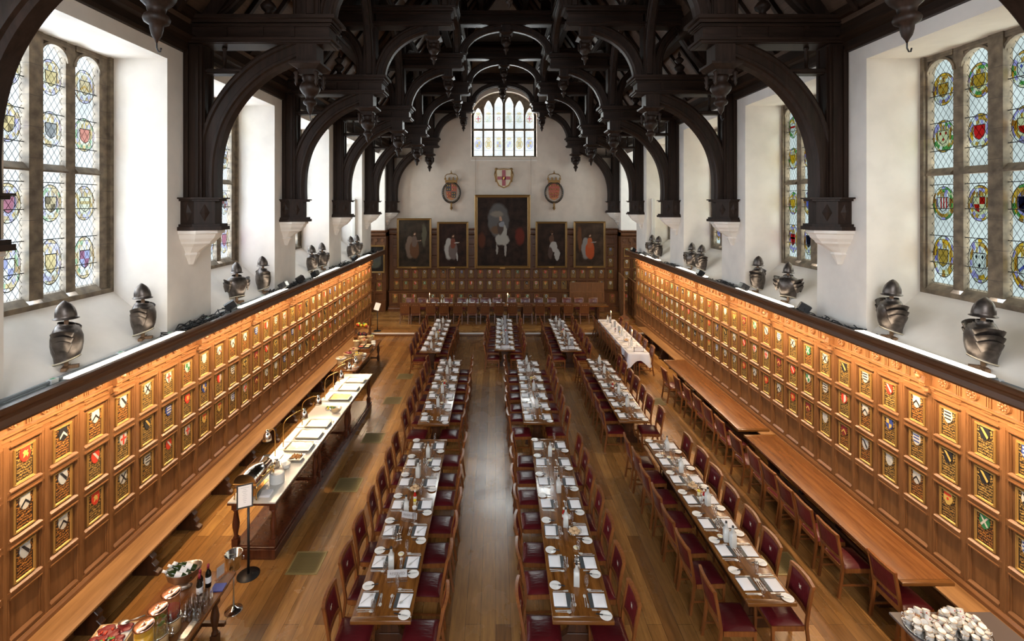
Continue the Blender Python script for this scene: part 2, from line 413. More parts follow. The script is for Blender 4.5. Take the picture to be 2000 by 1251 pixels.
    def mesh(s, name, mats, bevel=0.0, seg=2, xf=None):
        me = bpy.data.meshes.new(name)
        vs = s.v if xf is None else [tuple(xf @ Vector(p)) for p in s.v]
        me.from_pydata(vs, [], s.f)
        for mm in mats: me.materials.append(mm)
        me.polygons.foreach_set('material_index', s.m); me.polygons.foreach_set('use_smooth', s.sm)
        if bevel:
            bm = bmesh.new(); bm.from_mesh(me)
            bmesh.ops.remove_doubles(bm, verts=bm.verts, dist=1e-5)
            bm.normal_update()
            ed = [e for e in bm.edges if len(e.link_faces) == 2 and e.calc_face_angle(0) > R(35)]
            bmesh.ops.bevel(bm, geom=ed, offset=bevel, segments=seg, profile=0.5, affect='EDGES')
            if seg > 1:
                for f in bm.faces: f.smooth = True
            bm.to_mesh(me); bm.free()
        else:
            bm = bmesh.new(); bm.from_mesh(me)
            bmesh.ops.remove_doubles(bm, verts=bm.verts, dist=1e-6)
            bmesh.ops.recalc_face_normals(bm, faces=bm.faces); bm.to_mesh(me); bm.free()
        me.update(); return me

def mats(*k): return [M[x] if isinstance(x, str) else x for x in k]
def put(name, mb, ml, parent=None, loc=(0, 0, 0), rz=0, bevel=0, seg=2):
    me = mb if isinstance(mb, bpy.types.Mesh) else mb.mesh(name, mats(*ml), bevel, seg)
    o = bpy.data.objects.new(name, me); COL.objects.link(o)
    o.parent = parent; o.location = loc; o.rotation_euler = (0, 0, rz); return o
def tag(o, label=None, cat=None, group=None, kind=None):
    if label: o['label'] = label
    if cat: o['category'] = cat
    if group: o['group'] = group
    if kind: o['kind'] = kind
    return o
def thing(name, label, cat, loc=(0, 0, 0), rz=0, group=None):
    o = bpy.data.objects.new(name, None); COL.objects.link(o); o.location = loc; o.rotation_euler = (0, 0, rz)
    o.empty_display_size = 0.1
    return tag(o, label, cat, group)
def struct(name, mb, ml, parent=None, bevel=0):
    o = put(name, mb, ml, parent, bevel=bevel); o['kind'] = 'structure'; return o
USED = set()
def place(proto, loc, rz, label, group=None, s=None, rnd=0):
    """first call moves the prototype itself, later calls copy it with its parts and sub-parts"""
    if proto.name not in USED: USED.add(proto.name); r = proto
    else:
        r = proto.copy(); COL.objects.link(r)
        for ch in list(proto.children):
            c = ch.copy(); COL.objects.link(c); c.parent = r
            for g in list(ch.children):
                d = g.copy(); COL.objects.link(d); d.parent = c
    r.location = loc; r.rotation_euler = (0, 0, rz)
    if s: r.scale = (s, s, s) if isinstance(s, (int, float)) else s
    r['label'] = label
    if group: r['group'] = group
    return r
ORD = ['first', 'second', 'third', 'fourth', 'fifth', 'sixth', 'seventh', 'eighth', 'ninth', 'tenth', 'eleventh', 'twelfth', 'thirteenth', 'fourteenth', 'fifteenth', 'sixteenth', 'seventeenth', 'eighteenth', 'nineteenth', 'twentieth'] + \
      ['twenty-' + w for w in ('first', 'second', 'third', 'fourth', 'fifth', 'sixth', 'seventh', 'eighth', 'ninth')] + ['thirtieth', 'thirty-first', 'thirty-second', 'thirty-third', 'thirty-fourth']
rng = random.Random(7)
#SECTIONS
# ------------------------------------------------------------------ floor and walls
YE = 27.05                                   # end wall
YP = 23.36                                   # end of the side panelling
mb = MB().box(-9.6, 10.4, -7, 30, -0.2, 0); struct('floor', mb, ['floor'])
mb = MB().box(-9.3, 10.1, 21.80, YE, 0.005, 0.15)
dz = struct('trim_1', mb, ['dais']); dz['label'] = 'raised oak dais at the far end of the hall'
mb = MB().box(-9.3, 10.1, 21.735, 21.80, 0.10, 0.152); struct('trim_2', mb, [plain('white_dais_nosing', (0.92, 0.90, 0.86), 0.5)])
mb = MB().box(-9.3, 10.1, 21.76, 21.799, 0.004, 0.10); struct('trim_3', mb, ['panely'])
ZW = 10.3
for s, nm, xw, out in ((-1, 'wall_left', XL, -1), (1, 'wall_right', XR, 1)):
    mb = MB(); xo = xw + out * 1.03; xo2 = xw + out * 1.16
    for j in WIN_J:
        y0 = 5.92 + BAY * j; y1 = y0 + 2.95
        ya = y0 - 1.36 if j > min(WIN_J) else -7.0
        mb.box(xw, xo2, ya, y0, 0, ZW)                        # pier
        mb.box(xw, xo2, y0, y1, 0, 3.56)                      # wall below
        mb.prism([(xw, 3.56), (xo, 4.40), (xo2, 4.40), (xo2, 3.56)], 'y', y0, y1)   # sloping sill
        mb.box(xw, xo2, y0, y1, 8.63, ZW)                     # flat head
    mb.box(xw, xo2, y1, YP, 0, ZW)
    mb.box(xo2, xo2 + out * 1.95, YP - .3, YP, 0, ZW)           # return into the oriel
    mb.box(xw, xo2, 26.25, YE, 4.51, ZW)                      # corner pier beside the dais
    mb.box(xw, xo2 + out * 1.95, YP, 26.25, 9.3, ZW)
    xf = xw + out * 3.1
    mb.box(xf, xf + out * .3, YP - .3, YE, 0, 4.4); mb.box(xf, xf + out * .3, YP - .3, YE, 8.8, ZW)
    mb.box(xf, xf + out * .3, YP - .3, 23.75, 4.4, 8.8); mb.box(xf, xf + out * .3, 25.85, YE, 4.4, 8.8)
    struct(nm, mb, ['plaster'])
# end wall with the arched window opening
WX0, WX1, WZ0 = -1.36, 2.30, 8.57
def arch_z(x):                              # shallow four-centred head
    t = (x - 0.47) / 1.83
    return 10.95 + 1.28 * (max(0, 1 - abs(t) ** 2.3)) ** 0.62
mb = MB(); n = 24; y0, y1 = YE, YE + .75
mb.box(-9.6, WX0, y0, y1, 0, 19); mb.box(WX1, 10.4, y0, y1, 0, 19); mb.box(WX0, WX1, y0, y1, 0, WZ0)
for i in range(n):
    a = WX0 + (WX1 - WX0) * i / n; b = WX0 + (WX1 - WX0) * (i + 1) / n
    za, zb = arch_z(a), arch_z(b)
    v = [(a, y0, za), (b, y0, zb), (b, y0, 19), (a, y0, 19), (a, y1, za), (b, y1, zb), (b, y1, 19), (a, y1, 19)]
    mb.add(v, [(0, 1, 2, 3), (5, 4, 7, 6), (0, 4, 5, 1), (3, 2, 6, 7)])
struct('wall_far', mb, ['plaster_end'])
mb = MB().box(-9.6, -2.9, -7.3, -7, 0, 19).box(3.7, 10.4, -7.3, -7, 0, 19).box(-2.9, 3.7, -7.3, -7, 0, 6.7).box(-2.9, 3.7, -7.3, -7, 12.5, 19)
struct('wall_near', mb, ['plaster'])

# ------------------------------------------------------------------ windows
def medallion(mb, y, z, a, b, x, r, big=False):
    """oval heraldic medallion: lead ring, coloured border, shield, crest and scroll (y across, z up, x = plane)"""
    order = ['yellow', 'white', 'red', 'blue', 'lilac', 'green', 'pale', 'black', 'gold', 'brown']
    keys = ['yellow', 'gold', 'lilac', 'white', 'white', 'pale', 'brown', 'gold', 'lilac'] + (['green'] * 3 if r.random() < .3 else [])
    ix = {k: i for i, k in enumerate(order)}; LD = len(order); d = 0.003 * (1 if x < 0 else -1)
    n = 36; N2 = lambda i, q, e=0: (x + d * e, y + a * q * math.cos(2 * PI * i / n), z + b * q * math.sin(2 * PI * i / n))
    for q0, q1, mode in ((1.0, .955, 'L'), (.955, .84, 'B'), (.84, .64, 'B')):
        for i in range(n):
            if mode == 'B' and (i % 2 == 0): c = r.choice(keys)
            mb.add([N2(i, q0), N2(i + 1, q0), N2(i + 1, q1), N2(i, q1)], [(0, 1, 2, 3)], LD if mode == 'L' else ix[c])
    mb.add([N2(i, .64) for i in range(n)], [tuple(range(n))], ix[r.choice(['white', 'pale', 'white', 'lilac'])])
    def Pl(P, k, e): mb.add([(x + d * e, y + a * p, z + b * q) for p, q in P], [tuple(range(len(P)))], ix[k] if k != 'L' else LD)
    def Rc(y0, y1, z0, z1, k, e): Pl([(y0, z0), (y1, z0), (y1, z1), (y0, z1)], k, e)
    Rc(-.46, .46, -.74, -.52, 'white', 1)
    for q in range(5): Rc(-.30 + .12 * q, -.19 + .12 * q, .36 + .03 * (q % 2), .66 + .06 * (q == 2) - .05 * (q in (0, 4)), r.choice(['gold', 'yellow', 'white', 'lilac', 'brown']), 1)
    for q in (-1, 1): Pl([(q * .50, -.30), (q * .72, -.15), (q * .70, .25), (q * .50, .34)], r.choice(['gold', 'yellow', 'lilac', 'white', 'brown']), 1)
    c1, c2, c3 = (r.choice(['red', 'blue', 'white', 'yellow', 'black', 'white', 'red', 'gold']) for _ in range(3))
    if c1 == c2: c2 = 'white' if c1 != 'white' else 'red'
    S = [(-.48, .34), (.48, .34), (.47, -.10), (.34, -.34), (0, -.50), (-.34, -.34), (-.47, -.10)]
    Pl(S, c1, 2); k = r.randrange(6)
    if k == 0: Rc(-.48, 0, -.05, .34, c2, 3); Pl([(0, -.05), (.47, -.05), (.34, -.34), (0, -.50)], c2, 3)
    elif k == 1: Rc(-.47, .47, -.06, .12, c2, 3)
    elif k == 2: Rc(-.09, .09, -.46, .34, c2, 3); Rc(-.47, .47, -.02, .10, c2, 4)
    elif k == 3:
        for q in (-.36, -.12, .12): Rc(q, q + .12, -.34, .34, c2, 3)
    elif k == 4: Pl([(-.46, -.18), (0, .10), (.46, -.18), (.42, -.30), (0, -.04), (-.42, -.30)], c2, 3)
    else:
        for p, q in ((-.25, .18), (.25, .18), (0, -.20)): Pl([(p - .11, q), (p, q + .11), (p + .11, q), (p, q - .13)], c2, 3)
    for (p0, q0), (p1, q1) in zip(S, S[1:] + S[:1]):
        L_ = math.hypot(p1 - p0, q1 - q0); nx, ny = -(q1 - q0) / L_ * .022, (p1 - p0) / L_ * .022
        Pl([(p0 - nx, q0 - ny), (p1 - nx, q1 - ny), (p1 + nx, q1 + ny), (p0 + nx, q0 + ny)], 'L', 5)
    for q in (-.82, .80): Rc(-.5, .5, q - .012, q + .012, 'L', 5)
    for q in (-.74, -.5, .5, .74): Rc(q - .016, q + .016, -.62, .62, 'L', 5)
KEYS = ('yellow', 'white', 'red', 'blue', 'lilac', 'green', 'pale', 'black', 'gold', 'brown')
SGM = [SG[k] for k in KEYS] + [M['lead']]; SGML = [SGL[k] for k in KEYS] + [M['lead']]

LIGHTS = [(6.18, 6.65), (6.83, 7.28), (7.51, 7.96), (8.14, 8.61)]     # openings of the first bay, along the wall
def window_stone(side):
    mb = MB(); X0 = 0; W = 0.125                    # local x = 0 at the inner face, going out
    o = -1 if side < 0 else 1
    def b(y0, y1, z0, z1, x0=0, x1=W): mb.box(o * x0, o * x1, y0, y1, z0, z1)
    of = .16 if side > 0 else 0; Y = [l[0] - 7.395 + of for l in LIGHTS]; Z = [l[1] - 7.395 + of for l in LIGHTS]
    b(-1.475, Y[0], 4.40, 8.63); b(Z[3], 1.475, 4.40, 8.63)
    b(-1.475, -1.40, 4.40, 8.63, -.05, 0); b(1.40, 1.475, 4.40, 8.63, -.05, 0)
    for i in range(3): 
        b(Z[i], Y[i + 1], 4.5, 8.63, 0.02 if i != 1 else -.03, W)
        mb.prism([(-o * .02 if i == 1 else o * .0, (Z[i] + Y[i + 1]) / 2 - .045), (o * .1, Z[i]), (o * .1, Y[i + 1]), (-o * .02 if i == 1 else 0, (Z[i] + Y[i + 1]) / 2 + .045)], 'z', 4.5, 8.5) if False else None
    for i in range(4):
        y0, y1 = Y[i], Z[i]; yc = (y0 + y1) / 2; h = (y1 - y0) / 2
        mb.prism([(o * -.03, 6.47), (o * -.03, 6.50), (o * .06, 6.60), (o * W, 6.60), (o * W, 6.47)], 'y', y0, y1)      # transom with weathered top
        b(y0, y1, 8.53, 8.63)
        m = 10
        for q in range(m):                          # rounded head of each light
            a0 = PI * q / m; a1 = PI * (q + 1) / m
            p = [(yc + h * math.cos(a0), 8.52 - h + h * math.sin(a0)), (yc + h * math.cos(a1), 8.52 - h + h * math.sin(a1))]
            v = [(o * X, yy, zz) for X in (0.035, W) for yy, zz in (p[0], (p[0][0], 8.54), (p[1][0], 8.54), p[1])]
            mb.add(v, [(0, 1, 2, 3), (7, 6, 5, 4), (0, 3, 7, 4)])
        for q in range(m):                          # raised label moulding over it
            a0 = PI * q / m; a1 = PI * (q + 1) / m; g = h + .05
            v = [(o * X, yc + rr * math.cos(t), 8.50 - h + rr * math.sin(t)) for X in (-.01, 0.08) for t in (a0, a1) for rr in (h + .01, g)]
            mb.add(v, [(0, 1, 3, 2), (4, 6, 7, 5), (0, 2, 6, 4), (1, 5, 7, 3)])
        mb.prism([(o * -.04, 4.40), (o * -.04, 4.44), (o * W * .5, 4.54), (o * W, 4.56), (o * W, 4.40)], 'y', y0, y1)   # stone sill
    mb.box(o * -.05, 0, -1.475, 1.475, 4.36, 4.44)
    return mb
def window_glass(side, seed):
    r = random.Random(seed); mb = MB(); o = -1 if side < 0 else 1; x = o * .085
    for y0, y1 in LIGHTS:
        y0 -= 7.395 - (.16 if side > 0 else 0); y1 -= 7.395 - (.16 if side > 0 else 0)
        for z0, z1 in ((4.5, 6.5), (6.55, 8.55)): mb.add([(x, y0, z0), (x, y1, z0), (x, y1, z1), (x, y0, z1)], [(0, 1, 2, 3)], 11)
        yc = (y0 + y1) / 2; a = (y1 - y0) * .45
        for zc, bb in ((7.99, .29), (7.16, .29), (5.98, .30), (5.04, .37)):
            medallion(mb, yc, zc, a, bb, x - o * .012, r)
        for zb in (4.92, 5.40, 5.88, 6.30, 6.90, 7.40, 7.88):
            mb.box(x - o * .035, x - o * .022, y0, y1, zb, zb + .014, 10)
    return mb
for side, nm, gx in ((-1, 'left', XL - 1.03), (1, 'right', XR + 1.03)):
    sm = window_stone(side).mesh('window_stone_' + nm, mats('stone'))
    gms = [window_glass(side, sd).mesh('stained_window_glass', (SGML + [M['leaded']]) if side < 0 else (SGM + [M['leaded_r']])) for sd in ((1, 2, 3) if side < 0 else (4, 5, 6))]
    for q, j in enumerate(WIN_J):
        o = put('window_%d' % (q + (1 if side < 0 else 7)), sm, None, None, (gx, 7.395 + BAY * j, 0)); o['kind'] = 'structure'
        g = put('window_glass', gms[q % 3], None, o); g['kind'] = 'structure'
# end window: six lights in two tiers below a shallow arch
mb = MB(); gb = MB(); yw = YE + .38; lw = (WX1 - WX0 - .16) / 6; r = random.Random(11)
x0 = WX0 + .08
mb.box(WX0, WX0 + .10, yw, yw + .2, WZ0, 11.0); mb.box(WX1 - .10, WX1, yw, yw + .2, WZ0, 11.0)
mb.box(WX0, WX1, yw - .03, yw + .2, WZ0, WZ0 + .09)
mb.box(WX0, WX1, yw - .02, yw + .2, 10.08, 10.20)
for i in range(7):
    xx = x0 + lw * i; w = .075 if i == 3 else .05
    zt = arch_z(min(max(xx, WX0 + .06), WX1 - .06))
    mb.box(xx - w, xx + w, yw, yw + .2, WZ0, zt)
heads = [11.0, 11.42, 11.62, 11.62, 11.42, 11.0]
def pt(h, q, m, x_c, zs, rise):                     # pointed head outline, q from -m..m
    t = q / m; return (x_c + h * t, zs + rise * (1 - abs(t) ** 1.7))
for i in range(6):
    xc = x0 + lw * (i + .5); h = lw / 2 - .05; zs = heads[i] - .05; m = 6
    for q in range(-m, m):
        p0 = pt(h, q, m, xc, zs, .42); p1 = pt(h, q + 1, m, xc, zs, .42)
        t0 = max(arch_z(p0[0]) + .01, p0[1]); t1 = max(arch_z(p1[0]) + .01, p1[1])
        v = [(p0[0], Yv, p0[1]) for Yv in (yw, yw + .2)] + [(p1[0], Yv, p1[1]) for Yv in (yw, yw + .2)] + [(p1[0], Yv, t1) for Yv in (yw, yw + .2)] + [(p0[0], Yv, t0) for Yv in (yw, yw + .2)]
        mb.add(v, [(0, 2, 4, 6), (1, 7, 5, 3), (0, 1, 3, 2)])
o = struct('window_13', mb, ['stone'])
m_ = [(WX0, 8.57)] 
for i in range(24):
    a = WX0 + (WX1 - WX0) * i / 24; b = WX0 + (WX1 - WX0) * (i + 1) / 24
    gb.add([(a, yw + .14, 8.57), (b, yw + .14, 8.57), (b, yw + .14, arch_z(b) + .02), (a, yw + .14, arch_z(a) + .02)], [(0, 1, 2, 3)], 11)
def med_end(cx, cz, a, b, c1, c2, ring):
    ix = dict(yellow=0, white=1, red=2, blue=3, lilac=4, green=5, pale=6, black=7, gold=8, brown=9, L=10); y = yw + .125; n = 20
    E = lambda i, q, dy=0: (cx + a * q * math.cos(2 * PI * i / n), y - dy, cz + b * q * math.sin(2 * PI * i / n))
    for i in range(n): gb.add([E(i, 1), E(i + 1, 1), E(i + 1, .78), E(i, .78)], [(0, 1, 2, 3)], ix[ring])
    gb.add([E(i, .78) for i in range(n)], [tuple(range(n))], ix['white'])
    def Q(x0, x1, z0, z1, k, dy): gb.add([(cx + a * x0, y - dy, cz + b * z0), (cx + a * x1, y - dy, cz + b * z0), (cx + a * x1, y - dy, cz + b * z1), (cx + a * x0, y - dy, cz + b * z1)], [(0, 1, 2, 3)], ix[k])
    Q(-.55, 0, 0, .6, c1, .005); Q(0, .55, 0, .6, c2, .005); Q(-.55, 0, -.6, 0, c2, .005); Q(0, .55, -.6, 0, c1, .005)
    for q in (-.5, -.25, 0, .25, .5): Q(q - .1, q + .1, 1.12, 1.42 + .12 * (q == 0), ix and 'yellow', .005)
    Q(-.62, .62, 1.0, 1.14, 'gold', .006)
for i, (c1, c2, rg) in enumerate([('lilac', 'yellow', 'lilac'), ('gold', 'yellow', 'gold'), ('lilac', 'gold', 'pale'), ('white', 'lilac', 'pale'), ('gold', 'yellow', 'yellow'), ('lilac', 'yellow', 'lilac')]):
    med_end(x0 + lw * (i + .5), 9.33, .20, .27, c1, c2, rg)
for i, (c1, c2, rg) in enumerate([('white', 'white', 'gold'), ('white', 'pale', 'pale'), ('white', 'white', 'white'), ('pale', 'white', 'pale'), ('white', 'pale', 'pale'), ('white', 'white', 'gold')]):
    xc = x0 + lw * (i + .5); zc = 10.78; med_end(xc, zc, .19, .25, c1, c2, rg); y = yw + .112
    if i in (0, 5):
        for q in ((-.035, .035, -.17, .17), (-.13, .13, -.03, .04)): gb.add([(xc + q[0], y, zc + q[2]), (xc + q[1], y, zc + q[2]), (xc + q[1], y, zc + q[3]), (xc + q[0], y, zc + q[3])], [(0, 1, 2, 3)], 2)
    if i == 2:
        for q in range(10):
            p = [(xc + rr * math.cos(t), y, zc + rr * math.sin(t)) for rr in (.07, .10) for t in (2 * PI * q / 10, 2 * PI * (q + 1) / 10)]
            gb.add(p, [(0, 1, 3, 2)], 2)
for zb in (8.98, 9.72, 10.62, 11.05): gb.box(WX0 + .1, WX1 - .1, yw + .10, yw + .112, zb, zb + .012, 10)
M['leaded_end'] = leaded('leaded_diamond_glass_end', (0.95, 0.97, 0.96), 0.10, 0.10, 0.06)
nt = M['leaded_end'].node_tree
sxn = [n for n in nt.nodes if n.type == 'SEPXYZ'][0]
for l in list(sxn.outputs[1].links): to = l.to_socket; nt.links.remove(l); nt.links.new(sxn.outputs[0], to)
g = put('window_glass', gb, SGML + [M['leaded_end']], o); g['kind'] = 'structure'
mb = MB().prism([(YE - .02, 8.34), (YE - .02, 8.40), (yw, 8.60), (yw, 8.34)], 'x', WX0 - .02, WX1 + .02)
struct('trim_4', mb, ['plaster'])
# oriel windows, seen only by the light they let in and from the dais
for s, xf, q in ((-1, XL - 3.1, 14), (1, XR + 3.1, 15)):
    mb = MB()
    for yy in (23.75, 24.42, 25.12, 25.79): mb.box(xf, xf + s * .25, yy, yy + .08, 4.4, 8.8)
    mb.box(xf, xf + s * .25, 23.75, 25.87, 6.5, 6.62)
    o = struct('window_%d' % q, mb, ['stone'])
    gb = MB(); gb.add([(xf + s * .2, 23.75, 4.4), (xf + s * .2, 25.85, 4.4), (xf + s * .2, 25.85, 8.8), (xf + s * .2, 23.75, 8.8)], [(0, 1, 2, 3)])
    g = put('window_glass', gb, ['leaded'], o); g['kind'] = 'structure'
mb = MB()
for q in range(7): mb.box(-2.9 + q * 1.1 - .06, -2.9 + q * 1.1 + .06, -7.25, -7.05, 6.7, 12.5)
mb.box(-2.9, 3.7, -7.25, -7.05, 9.5, 9.62); o = struct('window_16', mb, ['stone'])
gb = MB().add([(-2.9, -7.2, 6.7), (3.7, -7.2, 6.7), (3.7, -7.2, 12.5), (-2.9, -7.2, 12.5)], [(0, 1, 2, 3)])
g = put('window_glass', gb, ['leaded_end'], o); g['kind'] = 'structure'

# ------------------------------------------------------------------ side panelling
XPL, XPR = -5.955, 6.735                    # faces of the panelling
PIT = BAY / 8                               # column pitch
COLS = [5.60 + PIT * k for k in range(33)]
ROWS = [(2.46, 2.92), (1.86, 2.32), (1.245, 1.70)]
def wainscot(nm, xf, o):
    """o = +1 when the hall lies to +x.  panels, stiles, moulded rails, frieze with rosettes, bench-high plinth"""
    mb = MB(); YA = 2.1; cols = [COLS[0] + PIT * k for k in range(-6, 33)]
    X = lambda d: xf + o * d
    mb.box(X(-.10), X(-.03), YA, YP, 0, 3.55, 0)              # recessed panel field
    for c in [cols[0] - PIT] + cols:
        s = c + PIT / 2
        mb.box(X(-.03), X(0), s - .055, s + .055, .5, 3.02, 0)
        mb.box(X(0), X(.008), s - .022, s + .022, .5, 3.02, 0)
        mb.box(X(-.029), X(-.012), s - .075, s - .056, .5, 3.02, 0); mb.box(X(-.03), X(-.012), s + .055, s + .075, .5, 3.02, 0)
    for z in (3.03, 2.39, 1.78, 1.165):                       # rails with moulded lower and upper lips
        mb.box(X(-.03), X(.004), YA, YP, z - .045, z + .045, 1)
        for c in cols:
            a, b = c - PIT / 2 + .06, c + PIT / 2 - .06
            mb.prism([(X(-.02), z - .075), (X(.02), z - .045), (X(.02), z - .03), (X(-.02), z - .03)], 'y', a, b, 1)
            mb.prism([(X(-.02), z + .03), (X(.018), z + .03), (X(.018), z + .045), (X(-.02), z + .07)], 'y', a, b, 1)
    mb.box(X(-.028), X(.003), YA, YP, .462, .60, 1)
    for c in cols: mb.prism([(X(-.02), .60), (X(.015), .60), (X(.015), .615), (X(-.02), .65)], 'y', c - PIT / 2 + .06, c + PIT / 2 - .06, 1)
    mb.prism([(X(-.03), .46), (X(.045), .46), (X(.045), .52), (X(.02), .56), (X(-.03), .56)], 'y', YA, YP, 1)
    # frieze
    mb.box(X(-.03), X(.012), YA, YP, 3.07, 3.11, 1); mb.prism([(X(0), 3.11), (X(.05), 3.15), (X(.05), 3.175), (X(-.03), 3.175)], 'y', YA, YP, 1)
    mb.box(X(-.03), X(.0), YA, YP, 3.17, 3.55, 0)
    mb.prism([(X(0), 3.40), (X(.06), 3.46), (X(.06), 3.50), (X(.14), 3.55), (X(0), 3.55)], 'y', YA, YP, 1)
    k0 = -3
    for k in range(k0, 8):
        yb = 7.52 + BAY / 2 * k
        if yb < YA or yb > YP: continue
        mb.prism([(X(0), 3.02), (X(.06), 3.06), (X(.05), 3.14), (X(.12), 3.20), (X(.10), 3.30), (X(.19), 3.40), (X(.19), 3.52), (X(0), 3.52)], 'y', yb - .05, yb + .05, 0)
        for q in range(3): mb.box(X(.0), X(.13 - .02 * q), yb - .058, yb + .058, 3.06 + .1 * q, 3.08 + .1 * q, 0)
        mb.ball((X(.17), yb, 3.30), .04, 0, 8, 5)
    for k in range(-12, 40):
        yr = 6.82 + BAY / 10 * k
        if yr < YA + .1 or yr > YP - .1: continue
        if abs(((yr - 7.52) / (BAY / 2) + .5) % 1 - .5) < .06: continue
        r0 = .082; n = 12
        v = [(X(.005), yr, 3.29)]; v = []
        for i in range(n):
            t = 2 * PI * i / n; v.append((X(.035), yr + r0 * math.cos(t), 3.29 + r0 * math.sin(t)))
        v2 = [(X(-.0), p[1] + (p[1] - yr) * .1, p[2] + (p[2] - 3.29) * .1) for p in v]
        mb.add(v + v2, [tuple(range(n))] + [(i, (i + 1) % n, n + (i + 1) % n, n + i) for i in range(n)], 0)
        for i in range(8):
            t = 2 * PI * i / 8; mb.ball((X(.038), yr + .05 * math.cos(t), 3.29 + .05 * math.sin(t)), .020, 0, 6, 4, sx=.6)
        mb.ball((X(.042), yr, 3.29), .02, 0, 6, 4)
        for q in (-.02, .0, .02):
            ym = yr + BAY / 20
            if abs(((ym - 7.52) / (BAY / 2) + .5) % 1 - .5) > .07: mb.box(X(0), X(.018), ym + q * 1.6 - .009, ym + q * 1.6 + .009, 3.19, 3.39, 0)
        ym = yr + BAY / 20
        mb.box(X(0), X(.035), ym - .07, ym + .07, 3.115, 3.135, 1)
    return struct(nm, mb, ['panelz', 'panely'])
wainscot('trim_5', XPL, 1); wainscot('trim_6', XPR, -1)
# cornice shelf above the panelling: dark fascia, and the ledge behind it
for nm, xf, o, xw in (('trim_7', XPL, 1, XL), ('trim_8', XPR, -1, XR)):
    X = lambda d: xf + o * d
    mb = MB()
    f = .585 if o > 0 else .46
    mb.prism([(X(f - .05), 3.50), (X(f - .015), 3.50), (X(f), 3.53), (X(f - .02), 3.60), (X(f - .02), 3.64), (X(f), 3.67), (X(f), 3.71), (X(f - .02), 3.73), (X(f - .09), 3.73), (X(f - .09), 3.66), (X(f - .05), 3.64)], 'y', 2.1, YP + .12, 0)
    mb.box(X(-.06), X(f - .05), 2.1, YP + .1, 3.55, 3.575, 0)
    mb.box(X(-.06), X(f - .09), 2.1, YP + .1, 3.575, 3.60, 1)
    mb.box(X(f - .05), X(f - .0), YP, YP + .12, 3.5, 3.7, 0)
    struct(nm, mb, ['cornice', 'grey'])

# ------------------------------------------------------------------ end panelling behind the dais
def panel_grid(mb, xs, pit, zs, y, y_back, z0, z1, xa, xb, mat=0):
    mb.box(xa, xb, y + .03, y_back, z0, z1, mat)
    for x in xs + [xs[-1] + pit]:
        mb.box(x - pit / 2 - .05, x - pit / 2 + .05, y, y + .03, z0, z1, mat)
        mb.box(x - pit / 2 - .018, x - pit / 2 + .018, y - .008, y, z0, z1, mat)
    for z in zs:
        mb.box(xa, xb, y - .003, y + .028, z - .05, z + .05, mat)
        for x in xs:
            mb.prism([(y + .02, z + .05), (y - .015, z + .05), (y - .015, z + .065), (y + .02, z + .09)], 'x', x - pit / 2 + .055, x + pit / 2 - .055, mat)
            mb.prism([(y + .02, z - .05), (y - .015, z - .05), (y - .015, z - .062), (y + .02, z - .085)], 'x', x - pit / 2 + .055, x + pit / 2 - .055, mat)
EP = .513; EX = [-5.46 + EP * k for k in range(24)]
mb = MB()
panel_grid(mb, EX, EP, [1.17, 1.78, 2.40, 3.02, 3.64, 4.14], 26.70, YE, .15, 4.52, -5.86, 6.72)
mb.prism([(26.70, 4.24), (26.60, 4.30), (26.60, 4.34), (26.66, 4.36), (26.66, 4.50), (26.52, 4.56), (26.52, 4.60), (YE, 4.60), (YE, 4.24)], 'x', -5.86, 6.72)
mb.box(-5.80, 6.66, 26.30, 26.62, .15, 1.14); mb.prism([(26.26, 1.14), (26.24, 1.17), (26.24, 1.20), (26.70, 1.22), (26.70, 1.14)], 'x', -5.82, 6.68)
LX = [-5.46 + EP * k for k in range(24)]
for x in LX + [LX[-1] + EP]: mb.box(x - EP / 2 - .045, x - EP / 2 + .045, 26.27, 26.30, .4, 1.14)
for z in (1.09, .55): mb.box(-5.79, 6.65, 26.267, 26.298, z - .04, z + .04)
mb.box(-5.79, 6.65, 26.10, 26.305, .152, .42); mb.prism([(26.08, .15), (26.06, .15), (26.06, .30), (26.10, .34)], 'x', -5.80, 6.66)
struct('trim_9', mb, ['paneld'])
for nm, xa, xb, xs in (('trim_10', -9.0, -5.92, [-6.28 - EP * k for k in range(5)][::-1]), ('trim_11', 6.76, 9.8, [7.08 + EP * k for k in range(5)])):
    mb = MB(); panel_grid(mb, xs, EP, [.55, 1.17, 1.78, 2.40, 3.02, 3.64, 4.14], 26.12, YE, .15, 4.40, xa, xb)
    mb.prism([(26.12, 4.18), (25.98, 4.26), (25.98, 4.30), (26.04, 4.32), (26.04, 4.40), (25.92, 4.46), (25.92, 4.52), (YE, 4.52), (YE, 4.18)], 'x', xa, xb)
    for k in range(9):
        x = xa + .17 + k * .34
        mb.lathe([(.085, 0), (.07, .02), (.0, .02)], 12, (0, 0, 0)) if False else None
        n = 10; v = [(x + .085 * math.cos(2 * PI * i / n), 26.09, 3.98 + .085 * math.sin(2 * PI * i / n)) for i in range(n)] + [(x + .10 * math.cos(2 * PI * i / n), 26.12, 3.98 + .10 * math.sin(2 * PI * i / n)) for i in range(n)]
        mb.add(v, [tuple(range(n))] + [(i, (i + 1) % n, n + (i + 1) % n, n + i) for i in range(n)])
    mb.box(xa, xb, 26.0, 26.12, .15, .75)
    struct(nm, mb, ['paneld'])
